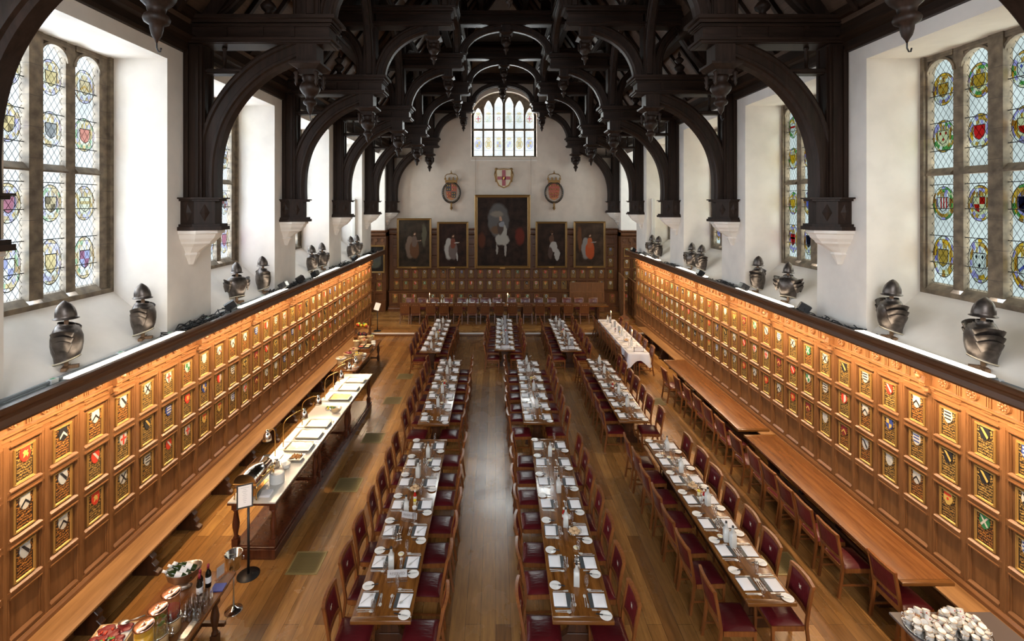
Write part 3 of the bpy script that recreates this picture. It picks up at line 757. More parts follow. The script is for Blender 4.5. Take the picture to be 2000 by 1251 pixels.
#PART3
# ------------------------------------------------------------------ roof
def ZR(u): return 9.25 + 1.42 * (6.35 - u)      # underside of the boards at half-width u
mb = MB(); UM = 6.75
for s in (-1, 1):
    for (ua, ub) in ((UM, 4.04), (4.04, 1.9), (1.9, 0)):
        v = [(CX + s * u, y, ZR(u) + d) for u in (ua, ub) for y in (-7.2, YE) for d in (0, .08)]
        mb.add(v, [(0, 2, 6, 4), (1, 5, 7, 3), (0, 1, 3, 2), (4, 6, 7, 5), (0, 4, 5, 1), (2, 3, 7, 6)])
M['boards'] = wood('brown_roof_boards', (0.045, 0.024, 0.014), (0.095, 0.054, 0.033), 0.6, 'y', 0.8, 0.2)
nt = M['boards'].node_tree
ce = struct('ceiling', mb, ['boards'])
mb = MB()                                        # common rafters and board joints
for q in range(40):
    y = -6.8 + q * BAY / 5
    if y > YE: break
    for s in (-1, 1):
        a = (CX + s * 6.1, ZR(6.1)); b = (CX, ZR(0))
        n = (-s * .81, -.58); d = .10
        v = [(p[0] + n[0] * e * (-1) * 0, yy, p[1] - e) for p in (a, b) for yy in (y - .05, y + .05) for e in (0, .16)]
        mb.add(v, [(0, 2, 6, 4), (1, 5, 7, 3), (0, 1, 3, 2), (4, 6, 7, 5), (0, 4, 5, 1), (2, 3, 7, 6)])
o = struct('ceiling_rafters', mb, ['roof'], ce)
mb = MB()                                        # purlins and the moulded wall plates
for s in (-1, 1):
    X = lambda u: CX + s * u
    mb.prism([(X(6.45), 8.88), (X(6.33), 8.88), (X(6.30), 8.94), (X(6.30), 9.06), (X(6.22), 9.10), (X(6.16), 9.16), (X(6.16), 9.20), (X(6.24), 9.22), (X(6.24), 9.46), (X(6.12), 9.50), (X(6.06), 9.60), (X(6.06), 9.64), (X(6.9), 9.64), (X(6.9), 8.88)], 'y', -7, YE)
    for u, w, h in ((4.95, .26, .32), (2.75, .24, .3), (1.15, .2, .24)):
        z = ZR(u) - .30; mb.prism([(X(u - w / 2), z - h), (X(u + w / 2), z - h), (X(u + w / 2), z + .4), (X(u - w / 2), z + .2)], 'y', -7, YE)
        mb.prism([(X(u - w / 2 - .05), z - h + .08), (X(u - w / 2), z - h + .03), (X(u + w / 2), z - h + .03), (X(u + w / 2 + .05), z - h + .08), (X(u + w / 2), z - h + .13), (X(u - w / 2), z - h + .13)], 'y', -7, YE)
    for u, z in ((3.95, 12.35), (1.83, 12.72)):   # longitudinal beams between the hammer posts
        mb.box(X(u - .13), X(u + .13), -6, YE, z, z + .34); mb.box(X(u - .17), X(u + .17), -6, YE, z + .04, z + .10); mb.box(X(u - .17), X(u + .17), -6, YE, z + .24, z + .30)
mb.box(CX - .12, CX + .12, -6, YE, ZR(0) - .5, ZR(0) - .1)
o = struct('ceiling_purlins', mb, ['roofy'], ce)

def smooth_curve(P, n=5):
    out = []
    for i in range(len(P) - 1):
        p0 = P[max(i - 1, 0)]; p1 = P[i]; p2 = P[i + 1]; p3 = P[min(i + 2, len(P) - 1)]
        for k in range(n):
            t = k / n
            out.append(tuple(0.5 * ((2 * b) + (-a + c) * t + (2 * a - 5 * b + 4 * c - d) * t * t + (-a + 3 * b - 3 * c + d) * t ** 3) for a, b, c, d in zip(p0, p1, p2, p3)))
    out.append(P[-1]); return out
def moulded_beam(mb, x0, x1, z0, z1, y0, y1, tip=None):
    """beam with two projecting moulded strips that return round its free end (tip = +1/-1 side)"""
    e = .03 if tip is None else 0
    mb.box(x0, x1, y0, y1, z0, z1)
    def strip(z, h, p):
        a, b = x0, x1
        if tip == 1: b += p
        elif tip == -1: a -= p
        for q, (hh, pp) in enumerate(((h, p * .55), (h * .55, p))):
            aa = a if tip != -1 else x0 - pp; bb = b if tip != 1 else x1 + pp
            mb.box(aa, bb, y0 - pp, y1 + pp, z - hh / 2 + h * .2 * q, z + hh / 2 + h * .12 * q)
    strip(z0 + .06, .10, .09); strip(z1 - .09, .14, .15); strip(z1 - .20, .05, .06)
    n = max(1, int(abs(x1 - x0) / .75))
def pendant(name, parent, x, y, zt, sc_, hook=False, arms=True):
    mb = MB(); w = .20 * sc_
    mb.box(x - w, x + w, y - w, y + w, zt - .40 * sc_, zt)
    mb.taper(x, y, zt - .52 * sc_, zt - .44 * sc_, w * .9, w * 1.55); mb.box(x - w * 1.55, x + w * 1.55, y - w * 1.55, y + w * 1.55, zt - .44 * sc_, zt - .395 * sc_)
    mb.box(x - w * .9, x + w * .9, y - w * .9, y + w * .9, zt - .62 * sc_, zt - .50 * sc_)
    P = [(.06, -.60), (.15, -.62), (.15, -.68), (.12, -.74), (.175, -.79), (.20, -.85), (.195, -.90), (.16, -.96), (.10, -1.02), (.085, -1.08), (.12, -1.11), (.135, -1.15), (.12, -1.19), (.07, -1.22), (.065, -1.27), (.05, -1.33), (.02, -1.38), (.005, -1.42)]
    mb.lathe([(r_ * sc_, z_ * sc_) for r_, z_ in P], 14, (x, y, zt))
    if arms:
        for sx in (-1, 1):
            for sy in (-1, 1):
                mb.lathe([(a * sc_, b * sc_) for a, b in ((.02, -.56), (.055, -.60), (.03, -.66), (.05, -.70), (.028, -.75), (.04, -.79), (.005, -.86))], 8, (x + sx * w * .98, y + sy * w * .98, zt))
    if hook:
        mb.tube([(x, y, zt - 1.38 * sc_), (x, y, zt - 1.46 * sc_), (x + .02, y, zt - 1.50 * sc_), (x + .035, y, zt - 1.52 * sc_), (x + .045, y, zt - 1.48 * sc_)], .008, 6)
    return put(name, mb, ['roof'], parent)
B1 = smooth_curve([(6.02, 6.05), (6.03, 6.5), (5.98, 7.05), (5.79, 7.66), (5.42, 8.22), (4.92, 8.66), (4.30, 8.96), (4.10, 9.02)])
B2 = smooth_curve([(3.70, 9.62), (3.62, 9.95), (3.38, 10.38), (2.98, 10.72), (2.50, 10.93), (2.30, 10.97)])
B3 = smooth_curve([(1.62, 11.60), (1.52, 11.90), (1.20, 12.22), (.72, 12.44), (.16, 12.55)])
BO = smooth_curve([(4.22, 9.62), (4.24, 10.1), (4.42, 10.55), (4.80, 10.98)])
BO2 = smooth_curve([(6.05, 9.62), (5.72, 9.80), (5.25, 10.3), (4.80, 10.98)])
TR = ['nearest the camera', 'second from the camera', 'third from the camera', 'fourth from the camera', 'fifth from the camera', 'against the far end wall']
truss = thing('roof_truss', 'dark oak double hammerbeam roof truss', 'roof truss', group='dark oak hammerbeam trusses')
yc = .20                                        # local y of the truss centre; its near face is y = 0
for s in (-1, 1):
    X = lambda u: CX + s * u
    mb = MB().box(X(6.41), X(6.05), .0, .40, 6.02, 9.06)
    for d in (.08, .32): mb.box(X(6.05), X(6.02), d - .03, d + .03, 6.1, 9.0)
    for u in (6.33, 6.13): mb.box(X(u - .03), X(u + .03), -.03, 0, 6.1, 9.0)
    put('wall_post', mb, ['roof'], truss)
    mb = MB()                                   # polygonal bracket box with lozenge panels
    def hexo(u0, e): return [(X(6.41), -.08 - e), (X(6.15), -.08 - e), (X(u0 - e), .08 - e * .3), (X(u0 - e), .32 + e * .3), (X(6.15), .48 + e), (X(6.41), .48 + e)]
    for z0, z1, u0, e in ((5.46, 5.53, 5.80, .10), (5.53, 5.58, 5.80, .06), (5.58, 6.02, 5.84, .0), (6.02, 6.06, 5.80, .05), (6.06, 6.09, 5.80, .10)): mb.prism(hexo(u0, e), 'z', z0, z1)
    for (ca, cb, nrm) in (((6.15, -.08), (5.84, .08), 0), ((6.41, -.08), (6.15, -.08), 0)):
        a = Vector((X(ca[0]), ca[1], 5.8)); b = Vector((X(cb[0]), cb[1], 5.8)); c = (a + b) / 2; t = (b - a).normalized(); nn = Vector((t.y, -t.x, 0)); nn = nn if nn.y < 0 else -nn
        v = [c + Vector((0, 0, .17)), c + t * .085, c - Vector((0, 0, .17)), c - t * .085, c + nn * .035]
        mb.add(v, [(0, 1, 4), (1, 2, 4), (2, 3, 4), (3, 0, 4)])
    put('bracket_box', mb, ['roof'], truss)
    mb = MB().rib([(X(u), z) for u, z in B1], .34, .44, yc); put('arch_brace', mb, ['roof'], truss)
    mb = MB().box(X(6.1), X(5.35), .10, .30, 8.50, 8.60).box(X(6.1), X(5.32), .06, .34, 8.53, 8.57)
    mb.lathe([(.05, 0), (.05, .03), (.03, .05), (.04, .2), (.03, .38), (.05, .40), (.05, .44)], 8, (X(5.72), yc, 8.6)); put('spandrel_strut', mb, ['roofx'], truss)
    mb = MB(); moulded_beam(mb, *sorted((X(6.41), X(3.60))), 9.05, 9.60, .0, .42, tip=-s)
    for u in (5.6, 4.9, 4.3): mb.box(X(u - .04), X(u + .04), -.02, 0, 9.18, 9.40)
    put('hammer_beam', mb, ['roofx'], truss)
    pendant('pendant', truss, X(4.04), yc, 9.08, .975)
    mb = MB()
    mb.lathe([(.14, 0), (.14, .04), (.08, .07), (.06, .13), (.13, .19), (.15, .25), (.10, .32), (.05, .36), (.11, .42), (.13, .46), (.08, .52), (.03, .56), (.05, .60), (.005, .72)], 12, (X(4.86), yc, 9.60)); put('finial', mb, ['roof'], truss)
    mb = MB().box(X(4.12), X(3.78), .02, .38, 9.60, 12.9)
    for u in (4.06, 3.84): mb.box(X(u - .03), X(u + .03), -.01, .02, 9.6, 12.9)
    put('hammer_post', mb, ['roof'], truss)
    mb = MB().rib([(X(u), z) for u, z in BO], .26, .26, yc).rib([(X(u), z) for u, z in BO2], .26, .26, yc); put('outer_brace', mb, ['roof'], truss)
    mb = MB().rib([(X(u), z) for u, z in B2], .30, .34, yc); put('upper_brace', mb, ['roof'], truss)
    mb = MB(); moulded_beam(mb, *sorted((X(5.0), X(1.66))), 10.98, 11.54, .02, .38, tip=-s); put('upper_hammer_beam', mb, ['roofx'], truss)
    pendant('pendant', truss, X(2.16), yc, 11.0, .76)
    mb = MB().box(X(1.98), X(1.70), .05, .35, 11.54, 15.3); put('upper_post', mb, ['roof'], truss)
    mb = MB().rib([(X(u), z) for u, z in B3], .26, .28, yc); put('collar_brace', mb, ['roof'], truss)
    mb = MB()                                   # principal rafter under the boards
    v = [(X(u), y, ZR(u) - e) for u in (6.6, .0) for y in (.03, .37) for e in (.0, .42)]
    mb.add(v, [(0, 2, 6, 4), (1, 5, 7, 3), (0, 1, 3, 2), (4, 6, 7, 5), (0, 4, 5, 1), (2, 3, 7, 6)]); put('principal_rafter', mb, ['roof'], truss)
mb = MB(); moulded_beam(mb, CX - 3.6, CX + 3.6, 12.62, 13.12, .04, .36); put('collar_beam', mb, ['roofx'], truss)
mb = MB(); moulded_beam(mb, CX - 2.2, CX + 2.2, 14.5, 14.85, .06, .34); put('collar_beam', mb, ['roofx'], truss)
pendant('pendant', truss, CX, yc, 12.66, .80, arms=True)
for k in range(-1, 5):
    place(truss, (0, Y1 + BAY * k, 0), 0, 'dark oak double hammerbeam roof truss with turned pendants, ' + TR[k + 1])
for k in range(-1, 1):                          # spare hooks on the nearest pendants
    for s in (-1, 1):
        x = CX + s * 4.04; y = Y1 + BAY * k + .2; z = 7.71
        mb = MB().tube([(0, 0, .03), (0, 0, -.06), (.02, 0, -.10), (.04, 0, -.10), (.05, 0, -.06)], .008, 6)
        o = put('iron_hook', mb, ['black'], None, (x, y, z)); tag(o, 'small iron hook under the %s pendant of the %s roof truss' % ('left' if s < 0 else 'right', 'nearest' if k < 0 else 'second'), 'hook')
# longitudinal arches linking the hammer posts of neighbouring trusses
def long_arch(u, z0, rise, w, d):
    m = BAY / 2 + .2; P = [(.30, z0), (.34, z0 + rise * .30), (.62, z0 + rise * .62), (1.15, z0 + rise * .86), (m, z0 + rise)]
    C = smooth_curve(P); C = C + [(BAY - a + .4, z) for a, z in C[::-1][1:] if BAY - a + .4 < BAY + .12]
    C = [(max(a, .3) if a < 1 else min(a, BAY + .1), z) for a, z in C]
    C = [(a, z) for a, z in C]
    return C
la = {}
for lvl, u, z0, rise in ((1, 3.95, 9.62, 2.65), (2, 1.83, 11.56, 1.12)):
    for s in (-1, 1):
        mb = MB().rib(long_arch(u, z0, rise, .3, .3), .24, .28, 0, plane='yz'); me = mb.mesh('longitudinal_arch', mats('roof'))
        for k in range(-1, 4):
            o = put('longitudinal_arch', me, None, None, (CX + s * u, Y1 + BAY * k, 0))
            tag(o, '%s dark oak arch along the %s side, spanning the %s and %s roof trusses' % ('lower' if lvl == 1 else 'upper', 'left' if s < 0 else 'right', ORD[k + 1], ORD[k + 2]), 'timber arch', 'arches between the roof trusses')
# white stone corbels under the wall posts
for s in (-1, 1):
    mb = MB()
    P = [(0, 5.46, .36, .62), (0, 5.40, .36, .62), (0, 5.38, .33, .58), (0, 5.30, .31, .54), (0, 5.24, .27, .47), (0, 5.20, .26, .45), (0, 5.14, .20, .34), (0, 5.02, .13, .17), (0, 4.98, .15, .18), (0, 4.90, .09, .13), (0, 4.78, .03, .08)]
    for (_, z1, w1, d1), (_, z0, w0, d0) in zip(P[:-1], P[1:]):
        def sec(w, d, z): return [(0, -w, z), (-s * d * .55, -w, z), (-s * d, -w * .35, z), (-s * d, w * .35, z), (-s * d * .55, w, z), (0, w, z)]
        v = sec(w0, d0, z0) + sec(w1, d1, z1)
        mb.add(v, [(i, (i + 1) % 6, 6 + (i + 1) % 6, 6 + i) for i in range(6)] + [tuple(range(6))[::-1], tuple(range(6, 12))])
    me = mb.mesh('stone_corbel', mats('plaster'))
    for k in range(-1, 5):
        o = put('stone_corbel', me, None, None, (XL if s < 0 else XR, Y1 + BAY * k + .2, 0))
        tag(o, 'moulded white corbel on the %s wall under the post of the %s roof truss' % ('left' if s < 0 else 'right', ORD[k + 1]), 'corbel', 'white corbels under the roof posts')
#PART4
# ------------------------------------------------------------------ chairs
def cushion(mb, x0, x1, y0, y1, z0, z1, dome, mat=0, n=7):
    """upholstered pad lying flat: rounded edges and a domed top"""
    def f(u, v):
        a, b = 2 * u - 1, 2 * v - 1
        e = (1 - abs(a) ** 5) * (1 - abs(b) ** 5)
        return (x0 + (x1 - x0) * u, y0 + (y1 - y0) * v, z0 + (z1 - z0) * (e ** .35 if e > 0 else 0) + dome * (1 - a * a) * (1 - b * b))
    mb.grid(f, n * 2, n * 2, mat); return mb
def crest(mb, x, z, s):
    """small winged-horse badge as a raised silhouette"""
    P = [(-.02, -.03), (-.015, -.005), (-.03, .005), (-.012, .012), (-.025, .035), (0, .018), (.008, .03), (.018, .034), (.022, .022), (.012, .01), (.016, -.01), (.022, -.03), (.012, -.012), (0, -.006), (-.006, -.016), (-.01, -.032)]
    mb.prism([(p[0] * s, z + p[1] * s) for p in P], 'x', x, x + .003)
def make_chair():
    t = thing('dining_chair', 'burgundy leather dining chair', 'chair')
    mb = MB(); cushion(mb, .03, .47, -.225, .225, .445, .475, .022); mb.box(.035, .465, -.22, .22, .43, .450)
    put('seat', mb, ['leather'], t)
    mb = MB()
    for sd in (-1, 1): mb.box(.04, .455, sd * .205, sd * .230, .375, .440)
    mb.box(.435, .465, -.22, .22, .375, .440); mb.box(.02, .045, -.21, .21, .375, .440); put('seat_frame', mb, ['chair'], t)
    tilt = R(11)
    def bx(z): return .02 - max(0, z - .45) * math.tan(tilt)
    for sd in (-1, 1):
        P = [(.0 - .055, 0), (-.02, .22), (.005, .42), (.002, .50), (bx(.7), .70), (bx(.93), .93)]
        mb = MB()
        for (a, z0), (b, z1) in zip(P[:-1], P[1:]):
            w0, w1 = .017, .017
            v = [(xx + dx, sd * .222 + dy, zz) for xx, zz in ((a, z0), (b, z1)) for dx, dy in ((-.018, -w0), (.018, -w0), (.018, w0), (-.018, w0))]
            mb.add(v, [(0, 1, 5, 4), (1, 2, 6, 5), (2, 3, 7, 6), (3, 0, 4, 7), (0, 3, 2, 1), (4, 5, 6, 7)])
        put('leg', mb, ['chair'], t)
        mb = MB().taper(.445, sd * .212, 0, .44, .014, .020); put('leg', mb, ['chair'], t)
        mb = MB().box(-.03, .44, sd * .212 - .008, sd * .212 + .008, .17, .195); put('stretcher', mb, ['chair'], t)
    def bow(y): return -.028 * (1 - (y / .24) ** 2)
    mb = MB(); n = 8
    def railf(mb, z0, z1, dx0, dx1, yw):
        for i in range(n):
            ya, yb = -yw + 2 * yw * i / n, -yw + 2 * yw * (i + 1) / n
            za, zb = (z1 + (0.012 * (1 - (ya / .24) ** 2)), z1 + (0.012 * (1 - (yb / .24) ** 2)))
            v = [(bx(z0) + bow(ya) + dx0, ya, z0), (bx(z0) + bow(yb) + dx0, yb, z0), (bx(z0) + bow(yb) + dx1, yb, z0), (bx(z0) + bow(ya) + dx1, ya, z0),
                 (bx(z1) + bow(ya) + dx0, ya, za), (bx(z1) + bow(yb) + dx0, yb, zb), (bx(z1) + bow(yb) + dx1, yb, zb), (bx(z1) + bow(ya) + dx1, ya, za)]
            mb.add(v, [(0, 3, 2, 1), (4, 5, 6, 7), (0, 1, 5, 4), (2, 3, 7, 6), (0, 4, 7, 3), (1, 2, 6, 5)])
    railf(mb, .925, .962, -.018, .022, .242); put('top_rail', mb, ['chair'], t)
    mb = MB(); railf(mb, .565, .605, -.015, .015, .206); put('lower_rail', mb, ['chair'], t)
    mb = MB()
    for sgn, off in ((1, .018), (-1, -.012)):
        def f(u, v):
            y = -.204 + .408 * u; z = .607 + .318 * v; a, b = 2 * u - 1, 2 * v - 1
            e = max(0, (1 - abs(a) ** 7) * (1 - abs(b) ** 7)) ** .4
            return (bx(z) + bow(y) + off * (.35 + .65 * e), y, z)
        mb.grid(f, 10, 8, 0, True, flip=(sgn < 0))
    bk = put('backrest', mb, ['leather'], t)
    mb = MB(); crest(mb, bx(.77) - .028 + .0195, .775, 1.05); put('crest', mb, [plain('silver_crest', (.62, .52, .42), .5) if 'crst' not in M else M['crst']], bk)
    return t
def make_carved_chair():
    t = thing('carved_chair', 'carved oak chair with burgundy seat', 'chair')
    mb = MB(); cushion(mb, .02, .47, -.215, .215, .455, .485, .025); mb.box(.03, .46, -.21, .21, .43, .46); put('seat', mb, ['leather'], t)
    mb = MB(); mb.box(.02, .45, -.215, .215, .37, .435); put('seat_frame', mb, ['chairc'], t)
    def bx(z): return .02 - max(0, z - .45) * .16
    mb = MB()
    v = [(bx(z) + d, y, z) for z in (.47, .98) for y in (-.20, .20) for d in (-.025, .005)]
    mb.add(v, [(0, 1, 3, 2), (4, 6, 7, 5), (0, 4, 5, 1), (2, 3, 7, 6), (0, 2, 6, 4), (1, 5, 7, 3)])
    mb.cbox((bx(.97) - .01, 0, .985), (.045, .44, .05)); mb.cbox((bx(.58), 0, .58), (.04, .42, .035))
    bk = put('backrest', mb, ['chairc'], t)
    mb = MB()
    for y in (-.10, 0, .10): 
        mb.cbox((bx(.90) - .028, y, .90), (.012, .055, .018), rx=R(35)); mb.cbox((bx(.88) - .028, y + .02, .875), (.012, .03, .014), rx=R(-30))
    put('carving', mb, [plain('pale_worn_carving', (.36, .22, .13), .45) if 'carv' not in M else M['carv']], bk)
    for sd in (-1, 1):
        P = [(-.13, 0), (-.075, .16), (-.02, .33), (.01, .46), (bx(.7), .70), (bx(.96), .96)]
        mb = MB()
        for (a, z0), (b, z1) in zip(P[:-1], P[1:]):
            v = [(xx + dx, sd * .208 + dy, zz) for xx, zz in ((a, z0), (b, z1)) for dx, dy in ((-.02, -.018), (.02, -.018), (.02, .018), (-.02, .018))]
            mb.add(v, [(0, 1, 5, 4), (1, 2, 6, 5), (2, 3, 7, 6), (3, 0, 4, 7), (0, 3, 2, 1), (4, 5, 6, 7)])
        put('leg', mb, ['chairc'], t)
        mb = MB().taper(.43, sd * .195, 0, .43, .015, .024); put('leg', mb, ['chairc'], t)
    return t
chair = make_chair(); cchair = make_carved_chair()

# ------------------------------------------------------------------ tables
def place_xy(T, u, v, z=0):
    """point on table T: u across from its left edge, v along from its near edge"""
    x0, y0, w, L, a = T; return (x0 + u * math.cos(a) - v * math.sin(a), y0 + u * math.sin(a) + v * math.cos(a), z)
def make_table(T, nm, label, cat='table', group=None, leg='leg', top='table', z=.76):
    x0, y0, w, L, a = T
    t = thing(nm, label, cat, (x0, y0, 0), a, group)
    mb = MB().box(0, w, .075, L - .075, z - .05, z); put('tabletop', mb, [top], t, bevel=.006)
    for va in (0, L - .075):
        put('end_board', MB().box(-.004, w + .004, va, va + .075, z - .052, z + .001), ['tablex'], t, bevel=.010)
    for v in ((.55, L - .55) if L < 4.6 else (.55, L / 2, L - .55)):
        mb = MB(); c = w / 2
        mb.box(c - .27, c + .27, v - .045, v + .045, z - .11, z - .05)
        mb.prism([(c - .10, z - .11), (c + .10, z - .11), (c + .13, z - .25), (c + .09, z - .38), (c + .14, .16), (c - .14, .16), (c - .09, z - .38), (c - .13, z - .25)], 'y', v - .035, v + .035)
        mb.prism([(c - .30, 0), (c + .30, 0), (c + .28, .06), (c + .14, .16), (c - .14, .16), (c - .28, .06)], 'y', v - .05, v + .05)
        put('trestle', mb, [leg], t, bevel=.005, seg=1)
    mb = MB().box(w / 2 - .03, w / 2 + .03, .5, L - .5, .20, .28); put('stretcher', mb, [leg], t)
    return t
TABLES = {  # x_left, y_near, width, length, angle
    'front left': (-1.82, 6.047, .757, 4.665, R(.1)), 'front centre': (.715, 6.05, .770, 4.70, R(-.8)), 'front right': (3.30, 6.316, .64, 4.378, R(.3)),
    'middle left': (-1.846, 11.423, .745, 4.72, R(.25)), 'middle centre': (.661, 11.503, .735, 4.62, R(-.25)), 'middle right': (2.963, 11.589, .725, 4.61, R(-.7)),
    'back left': (-2.682, 16.972, .737, 4.825, 0), 'back centre': (-.04, 17.227, .737, 4.676, R(-.7)), 'back right': (2.319, 17.12, .737, 4.624, R(-.25))}
for k, T in TABLES.items():
    make_table(T, 'dining_table', 'long polished oak table laid for lunch, %s of the nine wooden ones' % k, group='long laid oak tables')
CT = (4.60, 16.77, .73, 4.93, 0)
make_table(CT, 'dining_table', 'long table hidden under a white cloth near the right wall')
E_ = [((5.60, 11.16, .72, 5.0, 0), 'farther'), ((5.60, 6.655, .72, 4.28, 0), 'nearer')]
for T, w in E_: make_table(T, 'dining_table', 'bare oak table against the right wall bench, %s of the two' % w, top='tablel')
for T, sgn, tab in [(TABLES[k], None, k) for k in TABLES]:
    x0, y0, w, L, a = T
    n = 7; pit = (L - .62) / 6
    offL = {'front left': .27, 'front centre': .33, 'front right': .40}.get(tab, .30); offR = {'front left': .34, 'front centre': .22, 'front right': .17}.get(tab, .28)
    for i in range(n):
        v = .31 + pit * i
        for sd, off in ((-1, offL), (1, offR)):
            j = rng.uniform(-.05, .05); k = rng.uniform(-.03, .03)
            P = place_xy(T, (-off - k) if sd < 0 else w + off + k, v - .10 * (i == 0) + j)
            place(chair, P, a + (0 if sd < 0 else PI) + rng.uniform(-.06, .06), 'burgundy leather chair, %s from near end, %s side of %s table' % (ORD[i], 'left' if sd < 0 else 'right', tab), 'chairs at the laid oak tables')
for i, (x, y) in enumerate([(5.43, 6.81), (5.18, 7.56), (5.18, 8.15), (5.18, 8.68), (5.19, 9.22), (5.2, 9.77), (5.18, 10.47), (5.22, 11.3), (5.23, 11.97), (5.23, 12.58), (5.23, 13.27), (5.23, 14.0), (5.11, 14.7)]):
    place(chair, (x + .075, y, 0), rng.uniform(-.04, .04), 'burgundy leather chair drawn up to the bare right-hand tables, %s from near end' % ORD[i], 'chairs at the bare tables')
for i, y in enumerate([17.04, 17.83, 18.5, 19.26, 19.99, 20.63, 21.3]):
    dz_ = .15 if y > 21.5 else 0
    place(cchair, (4.30 + .07, y - .05, dz_), rng.uniform(-.04, .04), 'carved oak chair with burgundy seat, left of white-clothed table, %s from near end' % ORD[i], 'carved chairs at the white-clothed table')
for i, y in enumerate([17.04, 17.83, 18.54, 19.13, 19.76, 20.38, 21.25]):
    place(chair, (5.44, y - .05, 0), PI + rng.uniform(-.05, .05), 'burgundy leather chair, right of white-clothed table, %s from near end' % ORD[i], 'leather chairs at the white-clothed table')
# high table on the dais
s_ = 23.9 / 945
t = thing('high_table', 'very long dark oak table across the raised dais', 'table', (-4.72, 23.9, .15))
mb = MB().box(0, 10.3, 0, .85, .70, .76); put('tabletop', mb, ['tablex'], t, bevel=.008)
for k in range(6):
    mb = MB(); x = .5 + k * 1.86
    mb.box(x - .05, x + .05, .1, .75, .64, .70); mb.box(x - .05, x + .05, .08, .77, 0, .07)
    for yy in (.2, .65): mb.lathe([(.05, .07), (.05, .12), (.035, .15), (.06, .3), (.035, .5), (.05, .55), (.05, .64)], 10, (x, yy, 0))
    put('trestle', mb, ['leg'], t)
mb = MB().box(.4, 9.9, .38, .47, .10, .16); put('stretcher', mb, ['leg'], t)
for i, px in enumerate([790, 811, 841, 867, 894, 922, 947, 974.6, 1001.5, 1031, 1055, 1084.6, 1110.6, 1142]):
    place(cchair, ((px - 968) * 23.42 / 945, 23.50, .15), PI / 2 + rng.uniform(-.03, .03), 'carved oak chair with its back to the hall, %s from left along the dais table' % ORD[i], 'carved chairs before the dais table')
for i, px in enumerate([801, 824, 848, 875, 902, 926, 947, 971, 999, 1026, 1052, 1078, 1107, 1131, 1159]):
    place(chair, ((px - 968) * 25.2 / 945, 25.22, .15), -PI / 2 + rng.uniform(-.03, .03), 'burgundy leather chair behind the dais table, %s from left' % ORD[i], 'leather chairs behind the dais table', s=(1, 1, .92))
# white cloth
mb = MB(); w, L = CT[2], CT[3]; zt = .765
def per(i, n):                                   # walk round the table edge
    P = [(0, 0), (w, 0), (w, L), (0, L)]; seg = [w, L, w, L]; d = (2 * w + 2 * L) * i / n
    for q in range(4):
        if d <= seg[q] + 1e-9:
            a, b = P[q], P[(q + 1) % 4]; t_ = d / seg[q]; return (a[0] + (b[0] - a[0]) * t_, a[1] + (b[1] - a[1]) * t_, q, t_, seg[q])
        d -= seg[q]
    return (0, 0, 3, 1, L)
n = 226; rows = 7; v = []
for j in range(rows + 1):
    for i in range(n):
        x, y, q, t_, sg = per(i, n); dl = min(t_, 1 - t_) * sg
        drop = .24 + .26 * max(0, 1 - dl / .30) ** 1.3
        nx, ny = [(0, -1), (1, 0), (0, 1), (-1, 0)][q]
        cx_, cy_ = (x - w / 2), (y - L / 2)
        fl = .02 + .05 * max(0, 1 - dl / .30); wv = .012 * math.sin(i * .55) + .008 * math.sin(i * 1.31)
        f = j / rows
        if dl < .02: nx, ny = (math.copysign(.7, cx_), math.copysign(.7, cy_))
        v.append((x + nx * (fl * math.sin(f * PI / 2) + .008 + wv * f * 1.2), y + ny * (fl * math.sin(f * PI / 2) + .008 + wv * f * 1.2), zt - drop * f))
fs = [(j * n + i, j * n + (i + 1) % n, (j + 1) * n + (i + 1) % n, (j + 1) * n + i) for j in range(rows) for i in range(n)]
mb.add(v, fs, 0, True); mb.add(v[:n], [tuple(range(n))], 0)
mb.add([(p[0], p[1], p[2] + .002) for p in v[:n]], [tuple(range(n))], 0)
o = put('tablecloth', mb, ['cloth'], None, (CT[0], CT[1], 0)); tag(o, 'white cloth hanging in points over the long table near the right wall', 'tablecloth')

# ------------------------------------------------------------------ place settings
ZT = .762
P_mat = tag(put('placemat', MB().cbox((.155, .005, .003), (.222, .24, .005)), ['slate'], bevel=.0015, seg=1), cat='placemat')
mb = MB(); cushion(mb, .047, .215, -.105, .117, .005, .016, .003, n=4); mb.box(.049, .213, -.103, .115, .005, .008)
P_nap = tag(put('napkin', mb, ['linen']), cat='napkin')
mb = MB(); cushion(mb, .03, .225, -.13, .11, .005, .045, .03, n=4); mb.box(.035, .22, -.125, .105, .005, .009)
P_puff = tag(put('napkin', mb, ['linen']), cat='napkin')
P_plate = tag(put('side_plate', MB().lathe([(.045, 0), (.05, .004), (.078, .012), (.080, .014), (.077, .015), (.05, .008), (.001, .007)], 20), ['white']), cat='plate')
def flat_tool(P, th=.003):
    mb = MB(); mb.prism(P, 'z', 0, th); return mb
P_knife = thing('butter_knife', 'butter knife', 'knife')
put('blade', flat_tool([(-.09, -.006), (-.09, .006), (0, .008), (0, -.006)]), ['cut'], P_knife); put('handle', MB().cbox((.045, 0, .003), (.09, .013, .006)), ['black'], P_knife)
mb = MB().prism([(-.10, -.005), (-.10, .006), (-.01, .009), (.0, .005), (.11, .006), (.11, -.006), (.0, -.005)], 'z', 0, .004)
P_dk = tag(put('dinner_knife', mb, ['cut']), cat='knife')
mb = MB().prism([(-.10, -.004), (-.10, .004), (.03, .003), (.05, .011), (.105, .011), (.105, .007), (.065, .006), (.065, .003), (.105, .002), (.105, -.002), (.065, -.003), (.065, -.006), (.105, -.007), (.105, -.011), (.05, -.011), (.03, -.003)], 'z', 0, .003)
P_fork = tag(put('fork', mb, ['cut']), cat='fork')
